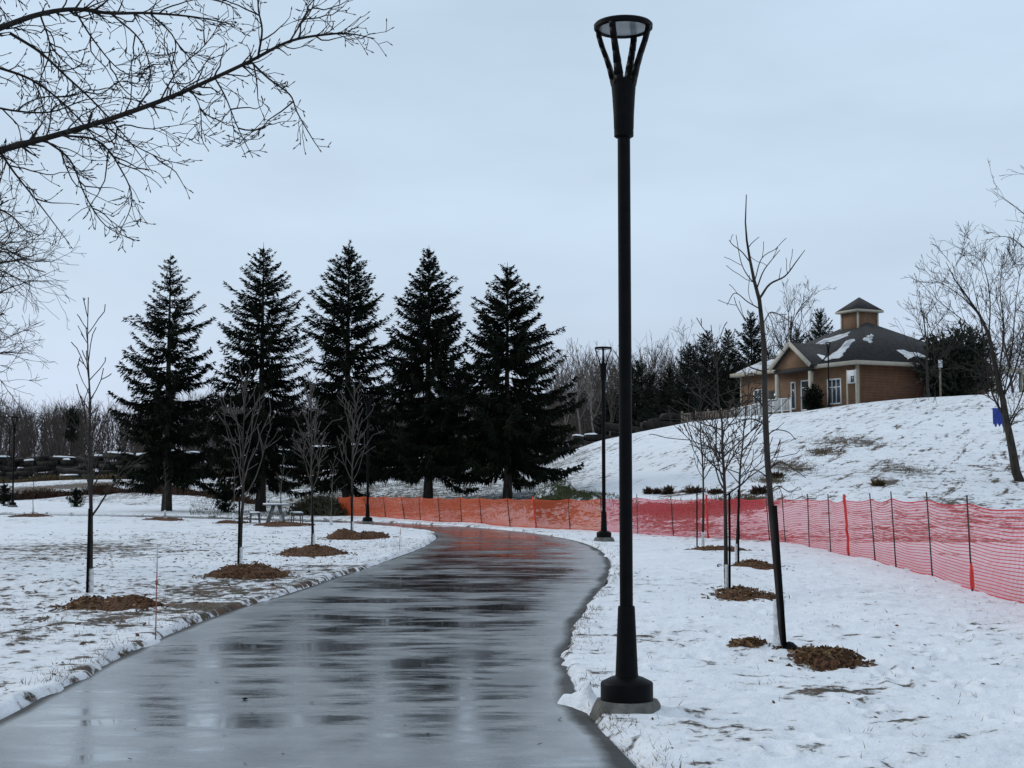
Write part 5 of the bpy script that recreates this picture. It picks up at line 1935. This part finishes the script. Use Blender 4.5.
def scatter(px_, py_, wx, wy, n):
    a = G(px_, py_)
    b0, b1 = G(px_, py_ - wy), G(px_, min(766, py_ + wy))
    sy = max(0.3, abs(b0[1] - b1[1]) / 2)
    sx = wx * a[1] / F
    return [(a[0] + sx * rng.normal(0, 0.6), a[1] + sy * rng.normal(0, 0.6)) for _ in range(n)]


spots = []
for px_, py_, wx, wy, n in ((790, 467, 22, 6, 350), (770, 480, 14, 4, 400), (845, 441, 32, 5, 260), (822, 452, 14, 3, 300), (905, 470, 22, 4, 90), (700, 508, 60, 6, 1500), (740, 502, 26, 6, 700),):
    spots += scatter(px_, py_, wx, wy, n)
o = MB().tris(blades(spots, 0.06, 0.22, 0.012)).build('dry_grass', M['dry_grass'])
tag(o, "dry brown grass poking through the snow on the slope", 'grass', None, 'stuff')
spots = scatter(560, 500, 46, 3, 300)
mx, my = MOUNDS[0][0], MOUNDS[0][1]
spots += [(mx + rng.normal(0, 1.0), my - 0.3 + rng.normal(0, 0.55)) for _ in range(3200)]
spots += [(P(q_, 500, y_)[0], y_) for q_, y_ in zip(rng.uniform(190, 560, 9000), rng.uniform(56, 82, 9000))]
o = MB().tris(blades(spots, 0.05, 0.17, 0.012)).build('green_grass', M['green_grass'])
tag(o, "dull green grass on the mound behind the fence and under the spruces", 'grass', None, 'stuff')
# short grass along the path's edges
spots = []
for c_, sgn in ((CL, -1), (CR, 1)):
    dv = np.gradient(c_, axis=0)
    for _ in range(5200):
        i = rng.integers(0, len(c_))
        f_ = rng.random()
        p_ = c_[i] + (c_[min(i + 1, len(c_) - 1)] - c_[i]) * f_
        nv = np.array([dv[i][1], -dv[i][0]])
        nv = nv / (np.linalg.norm(nv) + 1e-9)
        p_ = p_ + nv * (abs(rng.normal(0.02, 0.14)) if sgn > 0 else -abs(rng.normal(0.02, 0.16)))
        if 5 < p_[1] < 50 and fbm(np.array([p_[0] * 0.9]), np.array([p_[1] * 0.9]), 66, 2)[0] > -0.02:
            spots.append((p_[0], p_[1]))
for _ in range(3800):
    y = rng.uniform(13, 36)
    k = np.argmin(np.abs(CL[4:90, 1] - y)) + 4
    spots.append((CL[k, 0] - 0.3 - abs(rng.normal(0, 1.2)), y))
for _ in range(700):
    x, y = rng.uniform(0.6, 7.5), rng.uniform(7.5, 24)
    spots.append((x, y))
for _ in range(30):
    x, y = rng.uniform(0.9, 5.0), rng.uniform(7.8, 18)
    spots += [(x + rng.normal(0, 0.03), y + rng.normal(0, 0.03)) for _ in range(6)]
o = MB().tris(blades(spots, 0.02, 0.085, 0.0035, 0.8)).build('edge_grass', M['dry_grass'])
tag(o, "short brown grass blades along the snowy path edges", 'grass', None, 'stuff')

# leaf litter on snow and path
Q = []


def litter(x, y, z, sz):
    a = rng.uniform(0, 6.28)
    u = np.array([math.cos(a), math.sin(a), rng.normal(0, 0.25)]) * sz
    v = np.array([-math.sin(a), math.cos(a), rng.normal(0, 0.25)]) * sz * rng.uniform(0.35, 0.7)
    c = np.array([x, y, z + sz * 0.25])
    Q.append([c - u, c - v * 0.9 + u * 0.1, c + u, c + v])


lx, ly, ls = [], [], []
for _ in range(2600):
    y = 9 + 32 * rng.random() ** 0.9
    x = -3.2 - abs(rng.normal(0, 5.0))
    if fbm(np.array([x * 0.25]), np.array([y * 0.25]), 99, 2)[0] < 0.0 and rng.random() < 0.75:
        continue
    lx.append(x), ly.append(y), ls.append(rng.uniform(0.018, 0.05))
for _ in range(420):
    lx.append(rng.uniform(0.7, 9)), ly.append(rng.uniform(7.6, 26)), ls.append(rng.uniform(0.008, 0.028))
lx, ly = np.array(lx), np.array(ly)
lz, ld = ground(lx, ly)[:2]
for a, b_, c, d_, e_ in zip(lx, ly, lz, ld, ls):
    if d_ > 0.05:
        litter(a, b_, c, e_)
for px_, py_ in ((312, 703), (201, 682), (217, 682), (428, 735), (252, 714), (224, 735), (245, 765), (437, 665), (330, 716), (378, 682), (405, 725), (461, 672), (530, 690), (245, 700), (283, 755), (130, 760), (540, 745), (475, 700), (135, 730), (268, 697), (560, 720)):
    g_ = flat(px_, py_)
    litter(g_[0], g_[1], 0.003, rng.uniform(0.013, 0.028))
o = MB().quads(Q).build('leaf_litter', M['leaf'])
tag(o, "brown fallen leaves strewn over the snow and the wet path", 'leaves', None, 'stuff')

# low shrubs along the foot of the slope
GR_SH = "low dark shrubs at the foot of the slope"
for k, (px_, py_, rpx, hpx, lab) in enumerate(((694, 493, 11, 6, "widest low dark shrub above the red netting"), (668, 494, 4, 8, "small upright tuft of shrub left of the widest low shrub"), (648, 494, 3, 6, "tiny dark shrub right of the tall lamp pole"),
                                               (657, 494, 3, 5, "tiniest shrub between the upright tuft and the lamp pole side shrub"), (760, 494, 9, 9, "dark shrub behind the crooked young tree at the slope foot"), (716, 494, 8, 5, "flat dark shrub behind the right row's trees"),
                                               (775, 478, 9, 6, "dark shrub low on the slope right of the crooked young tree"), (878, 486, 6, 5, "brown clump above the fence on the open slope"))):
    g = G(px_, py_)
    rng2 = np.random.default_rng(850 + k)
    s_ = g[1] / F
    root = empty('low_shrub', (g[0], g[1], g[2] - 0.03), 0, lab, 'shrub', GR_SH)
    segs = []
    for _ in range(10):
        d = unit(np.array([rng2.normal(0, 0.8), rng2.normal(0, 0.8), 1.0]))
        segs.append((np.zeros(3), d * hpx * s_ * 1.2, 0.012, 0.005))
    MB().prisms(segs, 3).build('stems', M['bark'], root)
    MB().tris(leafy(rng2, 330, rpx * s_, rpx * s_ * 0.7, hpx * s_ * 0.45, hpx * s_ * 0.35, 0.16)).build('foliage', M['brush'] if k != 7 else M['dry_grass'], root)
